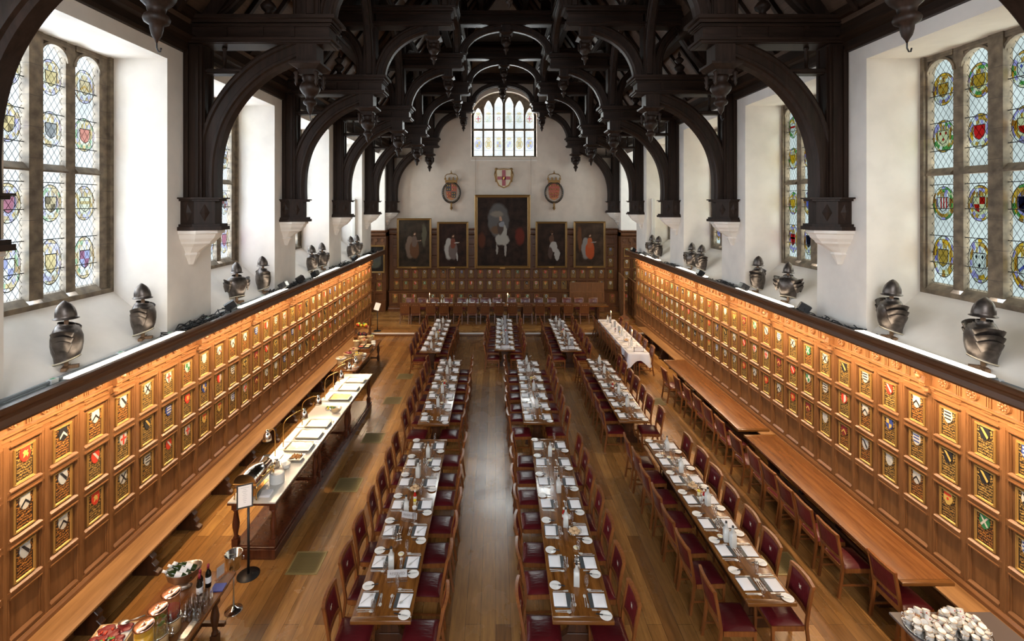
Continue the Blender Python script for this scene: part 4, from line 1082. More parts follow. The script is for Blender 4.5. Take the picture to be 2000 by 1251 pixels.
mb = MB().prism([(-.10, -.004), (-.10, .004), (.04, .003), (.04, -.003)], 'z', 0, .003); mb.ball((.072, 0, .004), .022, 0, 12, 6, 1.45, .85, .22)
P_spoon = tag(put('spoon', mb, ['cut']), cat='spoon')
P_glass = tag(put('stem_glass', MB().lathe([(.024, 0), (.024, .003), (.006, .012), (.008, .022), (.022, .045), (.032, .085), (.031, .13), (.025, .172), (.0235, .172), (.029, .13), (.030, .085), (.020, .048), (.002, .032)], 14, caps=False), ['glass']), cat='glass')
PL = ['left', 'right']
def setting(T, tab, side, i, v, puff=False, spoon=False, mat=True, cloth=False):
    x0, y0, w, L, a = T; g = 'place settings on the laid tables'
    who = 'at the %s place from near end, %s side of %s table' % (ORD[i], PL[side], tab)
    rz = a + (0 if side == 0 else PI); sg = 1 if side == 0 else -1
    def at(lx, ly, z): return place_xy(T, lx if side == 0 else w - lx, v + sg * ly, z)
    jj = lambda q=.012: rng.uniform(-q, q)
    rr = lambda q=.06: rng.uniform(-q, q)
    Z = ZT + (.006 if cloth else 0)
    def pp(pr, lx, ly, z, r_, lab, grp):
        P = at(lx + jj(.006), ly + jj(.006), z); place(pr, P, rz + r_, lab + ' ' + who, grp + ' on the laid tables')
    def p0(pr, dr, z, lab, grp): place(pr, at(jj(.008), jj(.01), z), rz + dr, lab + ' ' + who, grp + ' on the laid tables')
    r1 = rr(.05)
    if mat: p0(P_mat, r1 * .3, Z, 'dark mat', 'dark placemats')
    p0(P_puff if puff else P_nap, r1, Z + .001, 'white napkin', 'folded napkins')
    if spoon: pp(P_spoon, .125, 0, Z + .022, R(52) + rr(), 'spoon on napkin', 'spoons on napkins')
    pp(P_plate, .090, .235, Z, 0, 'white side plate', 'side plates')
    pp(P_knife, .135, .235, Z + .016, rr(.25), 'butter knife', 'butter knives')
    pp(P_dk, .15, -.150, Z + .001, PI + rr(), 'dinner knife', 'dinner knives')
    pp(P_spoon, .155, -.178, Z + .001, rr(), 'soup spoon', 'soup spoons')
    pp(P_fork, .15, .148, Z + .001, rr(), 'dinner fork', 'dinner forks')
    pp(P_fork, .290, .01, Z + .001, PI / 2 * (1 if side == 0 else 1) + rr(.12), 'dessert fork', 'dessert forks')
    pp(P_spoon, .315, .0, Z + .001, -PI / 2 + rr(.12), 'dessert spoon', 'dessert spoons')
    pp(P_glass, .262, -.205 + jj(.02), Z, 0, 'stemmed glass', 'stemmed glasses')
for tab, T in TABLES.items():
    L = T[3]; pit = (L - .62) / 6
    for i in range(7):
        for side in (0, 1):
            setting(T, tab + '', side, i, .31 + pit * i, puff=(tab == 'back left' and side == 0), spoon=(tab == 'front left' and i < 3), mat=True)
for i in range(7):
    for side in (0, 1): setting(CT, 'cloth', side, i, .42 + .66 * i, mat=False, cloth=True)
#PART5
# ------------------------------------------------------------------ armorial panels
def field_mat(name, ink, gold, thr):
    m, nt, N, L, b = newmat(name)
    tc = N.new('ShaderNodeTexCoord'); sx = N.new('ShaderNodeSeparateXYZ'); L.new(tc.outputs['Object'], sx.inputs[0])
    def mth(op, a, bb=None):
        n = N.new('ShaderNodeMath'); n.operation = op
        for i, v in enumerate((a, bb)):
            if v is None: continue
            if isinstance(v, (int, float)): n.inputs[i].default_value = v
            else: L.new(v, n.inputs[i])
        return n.outputs[0]
    oi = N.new('ShaderNodeObjectInfo')
    n0 = N.new('ShaderNodeTexNoise'); n0.inputs['Scale'].default_value = 28; n0.inputs['Detail'].default_value = 2; L.new(tc.outputs['Object'], n0.inputs[0])
    zz = mth('ADD', mth('MULTIPLY', sx.outputs[2], 27), mth('MULTIPLY', n0.outputs[0], 1.5)); row = mth('FRACT', mth('ADD', zz, 50.0))
    inrow = mth('LESS_THAN', row, 0.62)
    cb = N.new('ShaderNodeCombineXYZ'); L.new(mth('MULTIPLY', sx.outputs[1], 130), cb.inputs[0]); L.new(mth('MULTIPLY', zz, 1.7), cb.inputs[1]); L.new(mth('MULTIPLY', oi.outputs['Random'], 50), cb.inputs[2])
    n = N.new('ShaderNodeTexNoise'); n.inputs['Scale'].default_value = 1; n.inputs['Detail'].default_value = 2; L.new(cb.outputs[0], n.inputs[0])
    word = mth('GREATER_THAN', n.outputs[0], thr)
    inset = mth('LESS_THAN', mth('ABSOLUTE', sx.outputs[1]), 0.098)
    low = mth('LESS_THAN', sx.outputs[2], 0.05)
    t = mth('MULTIPLY', mth('MULTIPLY', inrow, word), mth('MULTIPLY', inset, low))
    n2 = N.new('ShaderNodeTexNoise'); n2.inputs['Scale'].default_value = 42; n2.inputs['Detail'].default_value = 2; L.new(tc.outputs['Object'], n2.inputs[0])
    flour = mth('MULTIPLY', mth('GREATER_THAN', n2.outputs[0], 0.53), mth('GREATER_THAN', sx.outputs[2], 0.05))
    f = mth('MAXIMUM', t, flour)
    mx = N.new('ShaderNodeMixRGB'); mx.inputs[1].default_value = (*ink, 1); mx.inputs[2].default_value = (*gold, 1); L.new(f, mx.inputs[0])
    L.new(mx.outputs[0], b.inputs['Base Color']); b.inputs['Roughness'].default_value = 0.42; return m
FM = [field_mat('black_inscribed_board', (.022, .017, .012), (.50, .26, .055), .47), field_mat('brown_inscribed_board', (.035, .022, .012), (.58, .34, .08), .49), field_mat('red_brown_inscribed_board', (.025, .014, .010), (.52, .21, .04), .46)]
HC = dict(white=(.58, .54, .45), red=(.62, .05, .025), black=(.02, .02, .022), blue=(.04, .07, .26), gold=(.62, .40, .10), green=(.03, .20, .07), silver=(.50, .50, .47), maroon=(.25, .03, .03))
HM = {k: plain('painted_heraldic_' + k, c, .4) for k, c in HC.items()}
def shield(mb, s, kind, x=0.0, z=.125, th=.014):
    P = [(-.058, .075), (-.03, .066), (-.012, .078), (0, .070), (.012, .078), (.03, .066), (.058, .075), (.052, .045), (.062, .0), (.052, -.042), (.028, -.078), (0, -.092), (-.028, -.078), (-.052, -.042), (-.062, .0), (-.052, .045)]
    mb.prism([(p[0] * s, z + p[1] * s) for p in P], 'x', x, x + th, 0)
    def poly(Q): mb.prism([(a * s, z + b * s) for a, b in Q], 'x', x + th, x + th + .0025, 1)
    if kind == 'chevron': poly([(-.052, -.035), (0, .025), (.052, -.035), (.050, -.06), (0, -.005), (-.050, -.06)])
    elif kind == 'cross': poly([(-.013, .065), (.013, .065), (.013, -.078), (-.013, -.078)]); poly([(-.052, .018), (.052, .018), (.052, -.010), (-.052, -.010)])
    elif kind == 'saltire': poly([(-.052, .06), (-.03, .06), (.05, -.05), (.03, -.06)]); poly([(.052, .06), (.03, .06), (-.05, -.05), (-.03, -.06)])
    elif kind == 'bend': poly([(-.05, .06), (-.02, .06), (.05, -.03), (.035, -.06)])
    elif kind == 'fess':
        for q in (-.045, 0, .04): poly([(-.046, q), (.046, q), (.046, q + .018), (-.046, q + .018)])
    elif kind == 'pale': poly([(.0, .064), (.05, .066), (.045, .04), (.055, 0), (.045, -.04), (.0, -.082)])
    elif kind == 'quarter': poly([(-.045, .064), (0, .064), (0, 0), (-.05, 0)]); poly([(0, 0), (.05, 0), (.045, -.04), (0, -.08)])
    elif kind == 'beast': poly([(-.03, -.04), (-.02, 0), (-.035, .02), (-.01, .045), (.01, .03), (.03, .035), (.02, .01), (.035, -.01), (.02, -.045), (.005, -.015), (-.01, -.03)])
    elif kind == 'chief': poly([(-.054, .064), (.054, .064), (.048, .03), (-.048, .03)]); poly([(-.02, -.01), (0, .01), (.02, -.01), (0, -.035)])
    return mb
PW, PH = .285, .452
def frame_mesh(w, h, t, d, x0=0.0, axis='x', sgn=1):
    """moulded rectangular frame as one closed ring: (inset, height) steps"""
    mb = MB(); steps = [(0, 0), (0, d * .6), (t * .2, d), (t * .45, d * .75), (t * .7, d * .9), (t, d * .3), (t, 0)]
    n = 4; v = []
    for ins, hh in steps:
        for cy, cz in ((-1, -1), (1, -1), (1, 1), (-1, 1)):
            p = (x0 + hh * sgn, cy * (w / 2 - ins), cz * (h / 2 - ins)) if axis == 'x' else (cy * (w / 2 - ins), x0 + hh * sgn, cz * (h / 2 - ins))
            v.append(p)
    fs = [(j * 4 + i, j * 4 + (i + 1) % 4, (j + 1) * 4 + (i + 1) % 4, (j + 1) * 4 + i) for j in range(len(steps) - 1) for i in range(4)]
    mb.add(v, fs); return mb
fr_me = frame_mesh(PW, PH, .030, .024).mesh('gilt_panel_frame', mats('gilt'))
fd_me = MB().box(-.002, .006, -PW / 2 + .02, PW / 2 - .02, -PH / 2 + .02, PH / 2 - .02)
fd_mes = [fd_me.mesh('inscribed_field', [f]) for f in FM]
VAR = [('white', 'red', 'chevron'), ('red', 'gold', 'beast'), ('white', 'black', 'chevron'), ('white', 'blue', 'fess'), ('white', 'red', 'cross'), ('black', 'white', 'chevron'), ('blue', 'white', 'fess'), ('red', 'white', 'pale'), ('silver', 'black', 'bend'),
       ('gold', 'red', 'chief'), ('white', 'black', 'saltire'), ('green', 'white', 'saltire'), ('blue', 'gold', 'quarter'), ('white', 'silver', 'beast'), ('maroon', 'gold', 'chevron'), ('white', 'black', 'fess'), ('black', 'gold', 'bend'), ('white', 'green', 'quarter'), ('gold', 'black', 'cross'), ('red', 'white', 'bend')]
KN = dict(chevron='a {} chevron', beast='a {} beast', fess='{} bars', cross='a {} cross', pale='a {} half', bend='a {} bend', chief='a {} band', saltire='a {} saltire', quarter='{} quarters')
protos = []
for i, (c0, c1, kd) in enumerate(VAR):
    t = thing('armorial_panel', 'armorial panel', 'armorial panel')
    put('gilt_frame', fr_me, None, t); put('inscribed_board', fd_mes[i % 3], None, t)
    put('shield', shield(MB(), 1.12, kd, .006, .118).mesh('heraldic_shield', [HM[c0], HM[c1]]), None, t)
    protos.append((t, '%s shield with %s' % (c0, KN[kd].format(c1))))
vis = 0
for s, xf, side in ((1, XPL, 'left'), (-1, XPR, 'right')):
    for c, y in enumerate(COLS[:33]):
        for r_, (z0, z1) in enumerate(ROWS):
            if c == 0: continue
            pr, ds = protos[rng.randrange(len(protos))]
            place(pr, (xf - s * .028, y, (z0 + z1) / 2), 0 if s > 0 else PI, '%s, %s row of %s panelling, %s column from near end' % (ds, ('top', 'middle', 'bottom')[r_], side, ORD[c - 1]), 'gilt-framed armorial panels on the panelling')
for r_, zc, yy, row in ((0, 2.09, 26.715, 'upper'), (1, 1.475, 26.715, 'middle'), (2, .83, 26.285, 'lowest')):
    for c in range(24):
        if r_ == 1 and c in (20, 21): continue
        if r_ == 2 and c in (3, 10, 17, 19, 20, 21, 22): continue
        pr, ds = protos[rng.randrange(len(protos))]
        place(pr, (EX[c], yy, zc), -PI / 2, '%s, %s row of end panelling, %s from left' % (ds, row, ORD[c]), 'gilt-framed armorial panels on the panelling')
for zc in (3.33, 2.71):
    pr, ds = protos[rng.randrange(len(protos))]; place(pr, (EX[23], 26.715, zc), -PI / 2, '%s, end panelling right of the red-robed portrait, %s one' % (ds, 'upper' if zc > 3 else 'lower'), 'gilt-framed armorial panels on the panelling')
for k, zc in enumerate((3.33, 2.71, 2.09, 1.475, .86)):
    for c in range(2):
        pr, ds = protos[rng.randrange(len(protos))]; place(pr, (7.08 + EP * c, 26.135, zc), -PI / 2, '%s, alcove right of the dais, %s row, %s column' % (ds, ORD[k], ORD[c]), 'gilt-framed armorial panels on the panelling')
for k, zc in enumerate((2.09, 1.475)):
    pr, ds = protos[rng.randrange(len(protos))]; place(pr, (-6.28, 26.135, zc), -PI / 2, '%s in the alcove left of the dais, %s one' % (ds, 'upper' if k == 0 else 'lower'), 'gilt-framed armorial panels on the panelling')

# ------------------------------------------------------------------ paintings and coats of arms on the end wall
def painting_mat(name, base, blobs):
    """dark varnished canvas: soft brown ground with painted patches given as (x, z, rx, rz, colour, softness)"""
    m, nt, N, L, b = newmat(name)
    tc = N.new('ShaderNodeTexCoord'); n = N.new('ShaderNodeTexNoise'); n.inputs['Scale'].default_value = 2.6; n.inputs['Detail'].default_value = 5
    L.new(tc.outputs['Object'], n.inputs[0])
    r = ramp(N, [(.3, tuple(v * .45 for v in base)), (.7, tuple(v * 1.5 for v in base))]); L.new(n.outputs[0], r.inputs[0]); cur = r.outputs[0]
    dist = N.new('ShaderNodeMixRGB'); dist.blend_type = 'ADD'; dist.inputs[0].default_value = .22; L.new(tc.outputs['Object'], dist.inputs[1]); L.new(n.outputs[1], dist.inputs[2])
    for (x, z, rx, rz, c, sf) in blobs:
        mp = N.new('ShaderNodeMapping'); mp.inputs['Location'].default_value = (-(x + .11) / rx, 0, -(z + .11) / rz); mp.inputs['Scale'].default_value = (1 / rx, 0.001, 1 / rz)
        L.new(dist.outputs[0], mp.inputs[0]); ln = N.new('ShaderNodeVectorMath'); ln.operation = 'LENGTH'; L.new(mp.outputs[0], ln.inputs[0])
        mr = N.new('ShaderNodeMapRange'); mr.inputs[1].default_value = 1.0; mr.inputs[2].default_value = 1 - sf * .45; L.new(ln.outputs['Value'], mr.inputs[0])
        mx = N.new('ShaderNodeMixRGB'); mx.inputs[2].default_value = (*c, 1); L.new(mr.outputs[0], mx.inputs[0]); L.new(cur, mx.inputs[1]); cur = mx.outputs[0]
    L.new(cur, b.inputs['Base Color']); b.inputs['Roughness'].default_value = .6; b.inputs['Specular IOR Level'].default_value = .15; return m
SK = (.38, .23, .15); BRN = (.05, .024, .012); WT = (.36, .34, .31)
def figure(h, robe, under, mantle, k):
    """generic standing robed figure"""
    f = h / 2.2
    return [(-.18 * f, -.25 * f, .34 * f, .62 * f, mantle, .5), (-.22 * f, .1 * f, .22 * f, .34 * f, mantle, .5), (.02 * f, -.32 * f, .28 * f, .56 * f, robe, .4), (.02 * f, .12 * f, .17 * f, .32 * f, under, .4),
            (.22 * f, .14 * f, .16 * f, .05 * f, mantle, .5), (.01 * f, .52 * f, .13 * f, .17 * f, BRN, .5), (.01 * f, .50 * f, .06 * f, .09 * f, SK, .4), (.36 * f, .16 * f, .035 * f, .03 * f, SK, .5)]
PS = 26.45 / 945
PAINT = [
    ((775, 842.5, 426, 524), 'tall gilt-framed portrait of a person in brown robes, hung first from the left', (.030, .020, .012), figure(2.2, (.10, .045, .02), (.12, .08, .06), (.15, .10, .07), 0) + [(.55, .45, .16, .7, (.09, .08, .05), .8)]),
    ((853.5, 915, 433, 524), 'gilt-framed portrait of a person in a pale mantle and white stockings', (.026, .012, .008), figure(2.1, (.13, .10, .09), (.16, .05, .03), WT, 0) + [(.22, -.62, .05, .26, WT, .5)]),
    ((1046, 1108, 432.5, 523), 'gilt-framed portrait of a person in a trailing white cloak, right of the huge painting', (.026, .014, .009), [(.02, .30, .15, .30, (.10, .05, .03), .5), (.02, .66, .06, .09, SK, .4), (.02, .72, .10, .10, BRN, .5), (.12, -.1, .22, .32, WT, .4), (.30, -.52, .16, .38, WT, .4), (-.05, -.45, .12, .4, (.08, .05, .04), .5)]),
    ((1120.5, 1183, 432, 523), 'gilt-framed portrait of a person in orange-red robes, hung at the right end', (.045, .026, .015), figure(2.1, (.38, .07, .02), (.36, .09, .03), (.22, .20, .18), 0) + [(-.55, .3, .14, .8, (.12, .05, .02), .8)]),
    ((927, 1036, 380, 524.5), 'huge dark gilt-framed painting of a rider on a pale horse under an arch', (.024, .013, .009), [(-.22, .62, .62, 1.0, (.10, .095, .09), .35), (-.30, .95, .42, .22, (.20, .17, .14), .8), (-.30, .1, .45, .25, (.12, .07, .04), .8), (-.02, -.42, .42, .36, (.34, .32, .28), .4), (.10, .0, .15, .42, (.34, .32, .28), .4),
        (.14, -.98, .07, .40, (.30, .28, .25), .5), (-.30, -.95, .07, .32, (.28, .26, .23), .5), (-.12, .22, .20, .42, (.07, .05, .04), .4), (-.05, .42, .18, .18, (.22, .23, .25), .5), (-.10, .72, .08, .11, SK, .4), (.95, -.25, .30, .55, (.11, .02, .012), .7), (-1.15, -.45, .25, .5, (.08, .025, .012), .8)])]
for k, ((x0, x1, ya, yb), lab, base, blobs) in enumerate(PAINT):
    w = (x1 - x0) * PS; h = (yb - ya) * PS; cx = ((x0 + x1) / 2 - 968) * PS; cz = 5.98 - ((ya + yb) / 2 - 396.6) * PS
    t = thing('framed_painting', lab, 'painting', (cx, 26.50, cz)); big = k == 4
    put('frame', frame_mesh(w, h, .12 if not big else .17, .07, 0, 'y', -1), ['gilt2'], t)
    put('canvas', MB().box(-w / 2 + .06, w / 2 - .06, -.03, .05, -h / 2 + .06, h / 2 - .06).mesh('canvas', [painting_mat('painted_canvas_%d' % k, base, blobs)]), None, t)
    put('name_plate', MB().box(-.14, .14, -.085, -.06, -h / 2 + .015, -h / 2 + .08), ['gilt'], t)
t = thing('framed_painting', 'gilt-framed portrait of a seated person in grey-green, in the alcove left of the dais', 'painting', (-6.62, 26.0, 2.98))
put('frame', frame_mesh(1.35, 1.48, .09, .06, 0, 'y', -1), ['gilt2'], t)
put('canvas', MB().box(-.62, .62, -.02, .05, -.69, .69).mesh('canvas', [painting_mat('painted_canvas_small', (.016, .012, .009), [(.1, -.15, .42, .38, (.07, .07, .05), .5), (.30, .1, .2, .3, (.06, .06, .05), .5), (.2, .42, .12, .16, SK, .5), (-.05, -.30, .10, .05, SK, .5)])]), None, t)
AY = YE - .01; AS = 27.0 / 945
def big_shield(mb, w, h, mat, y0, y1, z=0, x=0):
    P = [(-.5, .5), (-.25, .47), (0, .5), (.25, .47), (.5, .5), (.47, .1), (.44, -.15), (.30, -.38), (0, -.5), (-.30, -.38), (-.44, -.15), (-.47, .1)]
    mb.prism([(x + p[0] * w, z + p[1] * h) for p in P], 'y', y0, y1, mat)
for px, side in ((881.5, 'left'), (1082, 'right')):
    t = thing('coat_of_arms', 'carved royal arms in a black garter ring with gilt crown, %s of the window' % side, 'coat of arms', ((px - 968) * AS, AY, 5.98 - (376 - 396.6) * AS))
    ring = MB(); n = 32
    prof = [(.49, -.02), (.49, -.07), (.55, -.09), (.61, -.07), (.61, -.02)]
    v = [(r_ * math.cos(2 * PI * i / n) * .88, y_, r_ * math.sin(2 * PI * i / n)) for r_, y_ in prof for i in range(n)]
    ring.add(v, [(j * n + i, j * n + (i + 1) % n, (j + 1) * n + (i + 1) % n, (j + 1) * n + i) for j in range(4) for i in range(n)])
    rg = put('garter_ring', ring, ['black'], t)
    g = MB()
    for i in range(n):
        a = 2 * PI * i / n; g.ball((.53 * math.cos(a) * .88, -.09, .53 * math.sin(a)), .022, 0, 6, 4)
    put('gilt_lettering_studs', g, ['gilt'], rg)
    mb = MB(); big_shield(mb, .66, 1.0, 0, -.05, -.02, .06); 
    sh = put('shield', mb, [plain('arms_orange_gold_' + side, (.40, .15, .03), .4)], t)
    mb = MB()
    for (xa, xb, za, zb, mm) in ((-.30, 0, .08, .53, 1), (0, .26, -.28, .06, 1), (0, .30, .08, .53, 0), (-.26, 0, -.28, .06, 0)):
        mb.box(xa + .01, xb - .01, -.062, -.05, za, zb, (1 if side == 'left' else 0) if mm else 0)
        for qx in (.3, .7):
            for qz in (.25, .7): mb.ball((xa + (xb - xa) * qx, -.066, za + (zb - za) * qz), .035, 2, 6, 4, sz=1.5)
    put('quarters', mb, [plain('arms_red_quarter', (.34, .05, .02), .4), plain('arms_black_quarter', (.02, .018, .02), .4), M['gilt']], sh)
    mb = MB()
    for i in range(24):
        a = 2 * PI * i / 24; b_ = 2 * PI * (i + 1) / 24; mb.box(min(math.cos(a), math.cos(b_)) * .33, max(math.cos(a), math.cos(b_)) * .33, -.16 - .10 * math.sin(a) * 0, -.03, .56, .70)
    for q in (-.33, -.11, .11, .33): mb.cbox((q, -.10, .76), (.10, .05, .10)); mb.ball((q, -.10, .83), .035)
    for q in (-1, 1):
        mb.tube([(q * .32, -.10, .78), (q * .34, -.10, .92), (q * .24, -.10, 1.02), (0, -.10, 1.06)], .025, 6)
    mb.ball((0, -.10, 1.10), .05); mb.cbox((0, -.10, 1.18), (.02, .02, .14)); mb.cbox((0, -.10, 1.19), (.09, .02, .02))
    put('crown', mb, [M['gilt2'] if 'crn' not in M else M['crn']], t)
    mb = MB().box(-.05, .05, -.08, -.02, -.80, -.56); mb.ball((0, -.06, -.84), .07, 0, 8, 5); mb.prism([(-.10, -.84), (0, -.90), (.10, -.84), (0, -1.0)], 'y', -.08, -.03); put('ring_pendant', mb, ['gilt2'], t)
t = thing('coat_of_arms', 'cream shield with a red cross, hung above the huge painting', 'coat of arms', ((984 - 968) * AS, AY, 5.98 - (348 - 396.6) * AS))
mb = MB(); big_shield(mb, .98, 1.12, 0, -.05, -.01)
for q in (-1, 1):
    mb.ball((q * .42, -.05, .50), .09, 0, 8, 5, sy=.5); mb.tube([(q * .47, -.05, .4), (q * .52, -.05, .2), (q * .46, -.05, -.05), (q * .44, -.05, -.2)], .035, 6)
put('scrolled_border', mb, ['gilt2'], t)
mb = MB(); big_shield(mb, .80, .98, 0, -.08, -.05); sh = put('shield', mb, [plain('cream_shield', (.66, .56, .40), .5)], t)
mb = MB().box(-.10, .10, -.095, -.08, -.42, .46).box(-.36, .36, -.095, -.08, -.08, .10); put('cross', mb, [plain('deep_red_cross', (.30, .02, .03), .4)], sh)
mb = MB(); crest(mb, 0, 0, 2.6); mb.v = [(p[1], -.096 - p[0], p[2]) for p in mb.v]; put('winged_horse', mb, ['gilt'], sh)
for px, zt in ((928.5, 8.55), (1037, 8.55)):
    x = (px - 968) * AS; o = put('hanging_wire', MB().tube([(0, 0, 0), (0, 0, zt - 6.5)], .008, 6), ['gilt2'], None, (x, YE - .03, 6.5)); tag(o, 'thin wire holding up the huge painting, %s one' % ('left' if px < 980 else 'right'), 'wire')
#PART6
# ------------------------------------------------------------------ wall benches
for s, xa, xb, side in ((-1, -5.935, -5.47, 'left'), (1, 6.33, 6.715, 'right')):
    t = thing('wall_bench', 'long worn oak bench fixed along the foot of the %s panelling' % side, 'bench', (0, 0, 0))
    Yb = 21.6
    put('bench_seat', MB().box(xa, xb, 2.1, Yb, .425, .465), ['bench'], t, bevel=.008)
    xi, xo = (xa, xb) if s < 0 else (xb, xa); d = 1 if s < 0 else -1
    put('skirting', MB().prism([(xi, 0), (xi + d * .10, 0), (xi + d * .10, .16), (xi + d * .05, .22), (xi + d * .05, .26), (xi, .30)], 'y', 2.1, Yb), ['panely'], t)
    y = 2.43
    while y < Yb - .3:
        mb = MB(); P = [(xi, 0), (xo + d * .05, 0), (xo + d * .06, .05), (xo - d * .02, .09), (xo + d * .01, .15), (xo - d * .05, .21), (xo - d * .03, .28), (xo - d * .09, .34), (xo - d * .06, .425), (xi, .425)]
        mb.prism(P, 'y', y - .05, y + .05); put('bench_bracket', mb, ['leg'], t, bevel=.006, seg=1); y += BAY / 4

# ------------------------------------------------------------------ lamps on the ledge, spotlights, cables
for s, side, xs in ((-1, 'left', -5.60), (1, 'right', 6.49)):
    for k in range(-1, 4):
        yc = 7.52 + BAY * k; lab = 'glowing strip lamp on the %s ledge, %s from the camera' % (side, ORD[k + 1])
        if k == -1: continue
        t = thing('strip_lamp', 'glowing strip lamp lying on the %s ledge, %s from the camera' % (side, ORD[k]), 'strip lamp', (xs, yc, 3.655 if s < 0 else 3.675))
        put('diffuser', MB().box(-.10, .10, -1.14, 1.14, .012, .035), ['tube'], t); put('housing', MB().box(-.115, .115, -1.16, 1.16, 0, .012), ['grey'], t)
    xp = XL + .14 if s < 0 else XR - .14
    t = thing('conduit_pipe', 'long grey cable pipe running along the %s ledge' % side, 'pipe', (xp - .02 * s, 0, 3.63))
    y0 = 3.0
    put('pipe', MB().tube([(0, y0, 0), (0, 22.8, 0)], .022, 8), ['grey'], t)
    yb = 4.1
    while yb < 22:
        put('junction_box', MB().box(-.06, .06, yb - .09, yb + .09, -.035, .055).box(-s * .061 - .001, -s * .061 + .001, yb - .05, yb + .05, -.02, .04, 1) if False else MB().box(-.035, .035, yb - .055, yb + .055, -.03, .03, 0).box(-.02, .02, yb - .03, yb + .03, .03, .034, 1), ['lgrey', 'green' if s < 0 else 'lgrey'], t, bevel=.004, seg=1); yb += 1.15
    # tangles of cable lying on the ledge in front of each pier
    for k in range(0, 4):
        yk = Y1 + BAY * k + .2; r = random.Random(k * 7 + s); mb = MB()
        for q in range(16):
            x = xp + s * .05 - s * r.uniform(-.02, .30) - (.0 if s < 0 else 0); y = yk + r.uniform(-1.0, .5); P = [(x, y, 3.605)]
            for e in range(7):
                x += r.uniform(-.07, .07); y += r.uniform(-.16, .28); lo, hi = (XL + .04, XL + .36) if s < 0 else (XR - .36, XR - .04)
                x = min(max(x, lo), hi); P.append((x, y, 3.61 + r.random() * .10))
            mb.tube(smooth_curve(P, 3), .011, 5)
        o = put('cable_tangle', mb, ['black']); tag(o, 'tangle of black cables on the %s ledge at the %s pier' % (side, ORD[k]), 'cables', kind='stuff')
def make_spot():
    t = thing('floodlight', 'black floodlight', 'floodlight')
    mb = MB().box(-.10, .10, -.075, .075, -.07, .07); 
    for q in range(7): mb.box(-.105 + q * .03, -.095 + q * .03, -.083, .083, -.078, .078)
    body = put('lamp_body', mb, ['black'], t, (0, 0, .20)); body.rotation_euler = (0, R(-30), 0)
    l = put('lens', MB().box(.101, .106, -.065, .065, -.06, .06), ['steelb'], body)
    put('yoke', MB().tube([(0, -.10, .20), (0, -.10, .06), (0, -.06, .02), (0, .06, .02), (0, .10, .06), (0, .10, .20)], .010, 6), ['black'], t); put('clamp', MB().box(-.04, .04, -.03, .03, 0, .03), ['black'], t)
    return t
spot = make_spot()
for s, side, x, ys in ((-1, 'left', -5.60, (10.3, 12.85, 13.9, 14.9, 19.2, 22.4)), (1, 'right', 6.42, (10.1, 12.6, 15.1, 19.7, 20.8, 22.7))):
    for i, y in enumerate(ys):
        place(spot, (x + rng.uniform(-.05, .05), y, 3.605), (0 if s < 0 else PI) + rng.uniform(-1.2, 1.2), 'black floodlight on the %s ledge, %s from the camera' % (side, ORD[i]), 'floodlights on the ledges')
# ------------------------------------------------------------------ armour on the ledges
def make_armour(kind):
    t = thing('armour_bust', 'armour bust', 'armour')
    mb = MB().box(-.03, .03, -.16, .16, 0, .045).box(-.14, .14, -.03, .03, .002, .047).box(-.022, .022, -.022, .022, .04, .72); put('wooden_stand', mb, ['stand'], t)
    mb = MB(); prof = [(.12, .175, .15), (.125, .155, .130), (.18, .165, .140), (.26, .180, .165), (.35, .205, .175), (.45, .232, .172), (.53, .240, .155), (.575, .215, .135), (.605, .155, .115), (.620, .108, .100), (.650, .102, .095)]
    n = 22; v = []
    for z, ry, rx in prof:
        for i in range(n):
            a = 2 * PI * i / n; c, s_ = math.cos(a), math.sin(a)
            ridge = 1 + .10 * max(0, c) ** 8 * (1 if z < .5 else 0)
            v.append((rx * math.copysign(abs(c) ** .9, c) * ridge, ry * math.copysign(abs(s_) ** .85, s_), z + (.05 * (c) if z < .13 else 0) + (-.02 * c if z > .6 else 0)))
    mb.add(v, [(j * n + i, j * n + (i + 1) % n, (j + 1) * n + (i + 1) % n, (j + 1) * n + i) for j in range(len(prof) - 1) for i in range(n)], 0, True)
    b = put('breastplate', mb, ['armour'], t)
    mb = MB(); P = [(.150 * math.cos(2 * PI * i / 20), .168 * math.sin(2 * PI * i / 20), .135 + .05 * math.cos(2 * PI * i / 20)) for i in range(21)]; mb.tube(P, .011, 6); put('rope_edging', mb, ['string'], b)
    for sd in (-1, 1):
        mb = MB()
        if kind == 'a': lay = [(.53, .26, .10, .115), (.46, .275, .095, .11), (.39, .28, .085, .10)]
        else: lay = [(.55, .24, .15, .145), (.47, .275, .13, .135), (.39, .285, .11, .12)]
        for (z, yy, rr_, rx) in lay:
            def f(u, w_):
                a = -PI * .62 + PI * 1.24 * u; e = PI * .5 * w_
                return (rx * 1.15 * math.sin(a) * (math.cos(e) * .35 + .65), sd * (yy - .06 + rr_ * math.cos(a) * (.55 + .45 * math.cos(e)) * .9), z + .065 - .13 * w_ ** 1.3 - .05 * abs(math.sin(a)) ** 2)
            mb.grid(f, 12, 5, 0, True)
        mb.v += []; put('shoulder_guard', mb, ['armour'], t)
    if kind == 'b':
        mb = MB(); mb.lathe([(.20, .52), (.15, .58), (.095, .625), (.085, .66)], 18, (0, 0, 0), caps=False); mb.v = [(p[0] * .82, p[1], p[2]) for p in mb.v]; put('gorget_collar', mb, ['armour'], t)
    mb = MB(); hp = [(.152, .712), (.152, .718), (.126, .730), (.127, .765), (.120, .815), (.104, .865), (.080, .908), (.050, .942), (.022, .964), (.003, .972)]
    mb.lathe(hp, 20, (0, 0, 0), sy=.86); mb.v = [(p[0] - .02 * (p[2] - .69) / .25, p[1], p[2] + (.06 * max(0, abs(p[0]) - .12) if p[2] < .72 else 0)) for p in mb.v]
    h = put('helmet', mb, ['armour'], t)
    return t
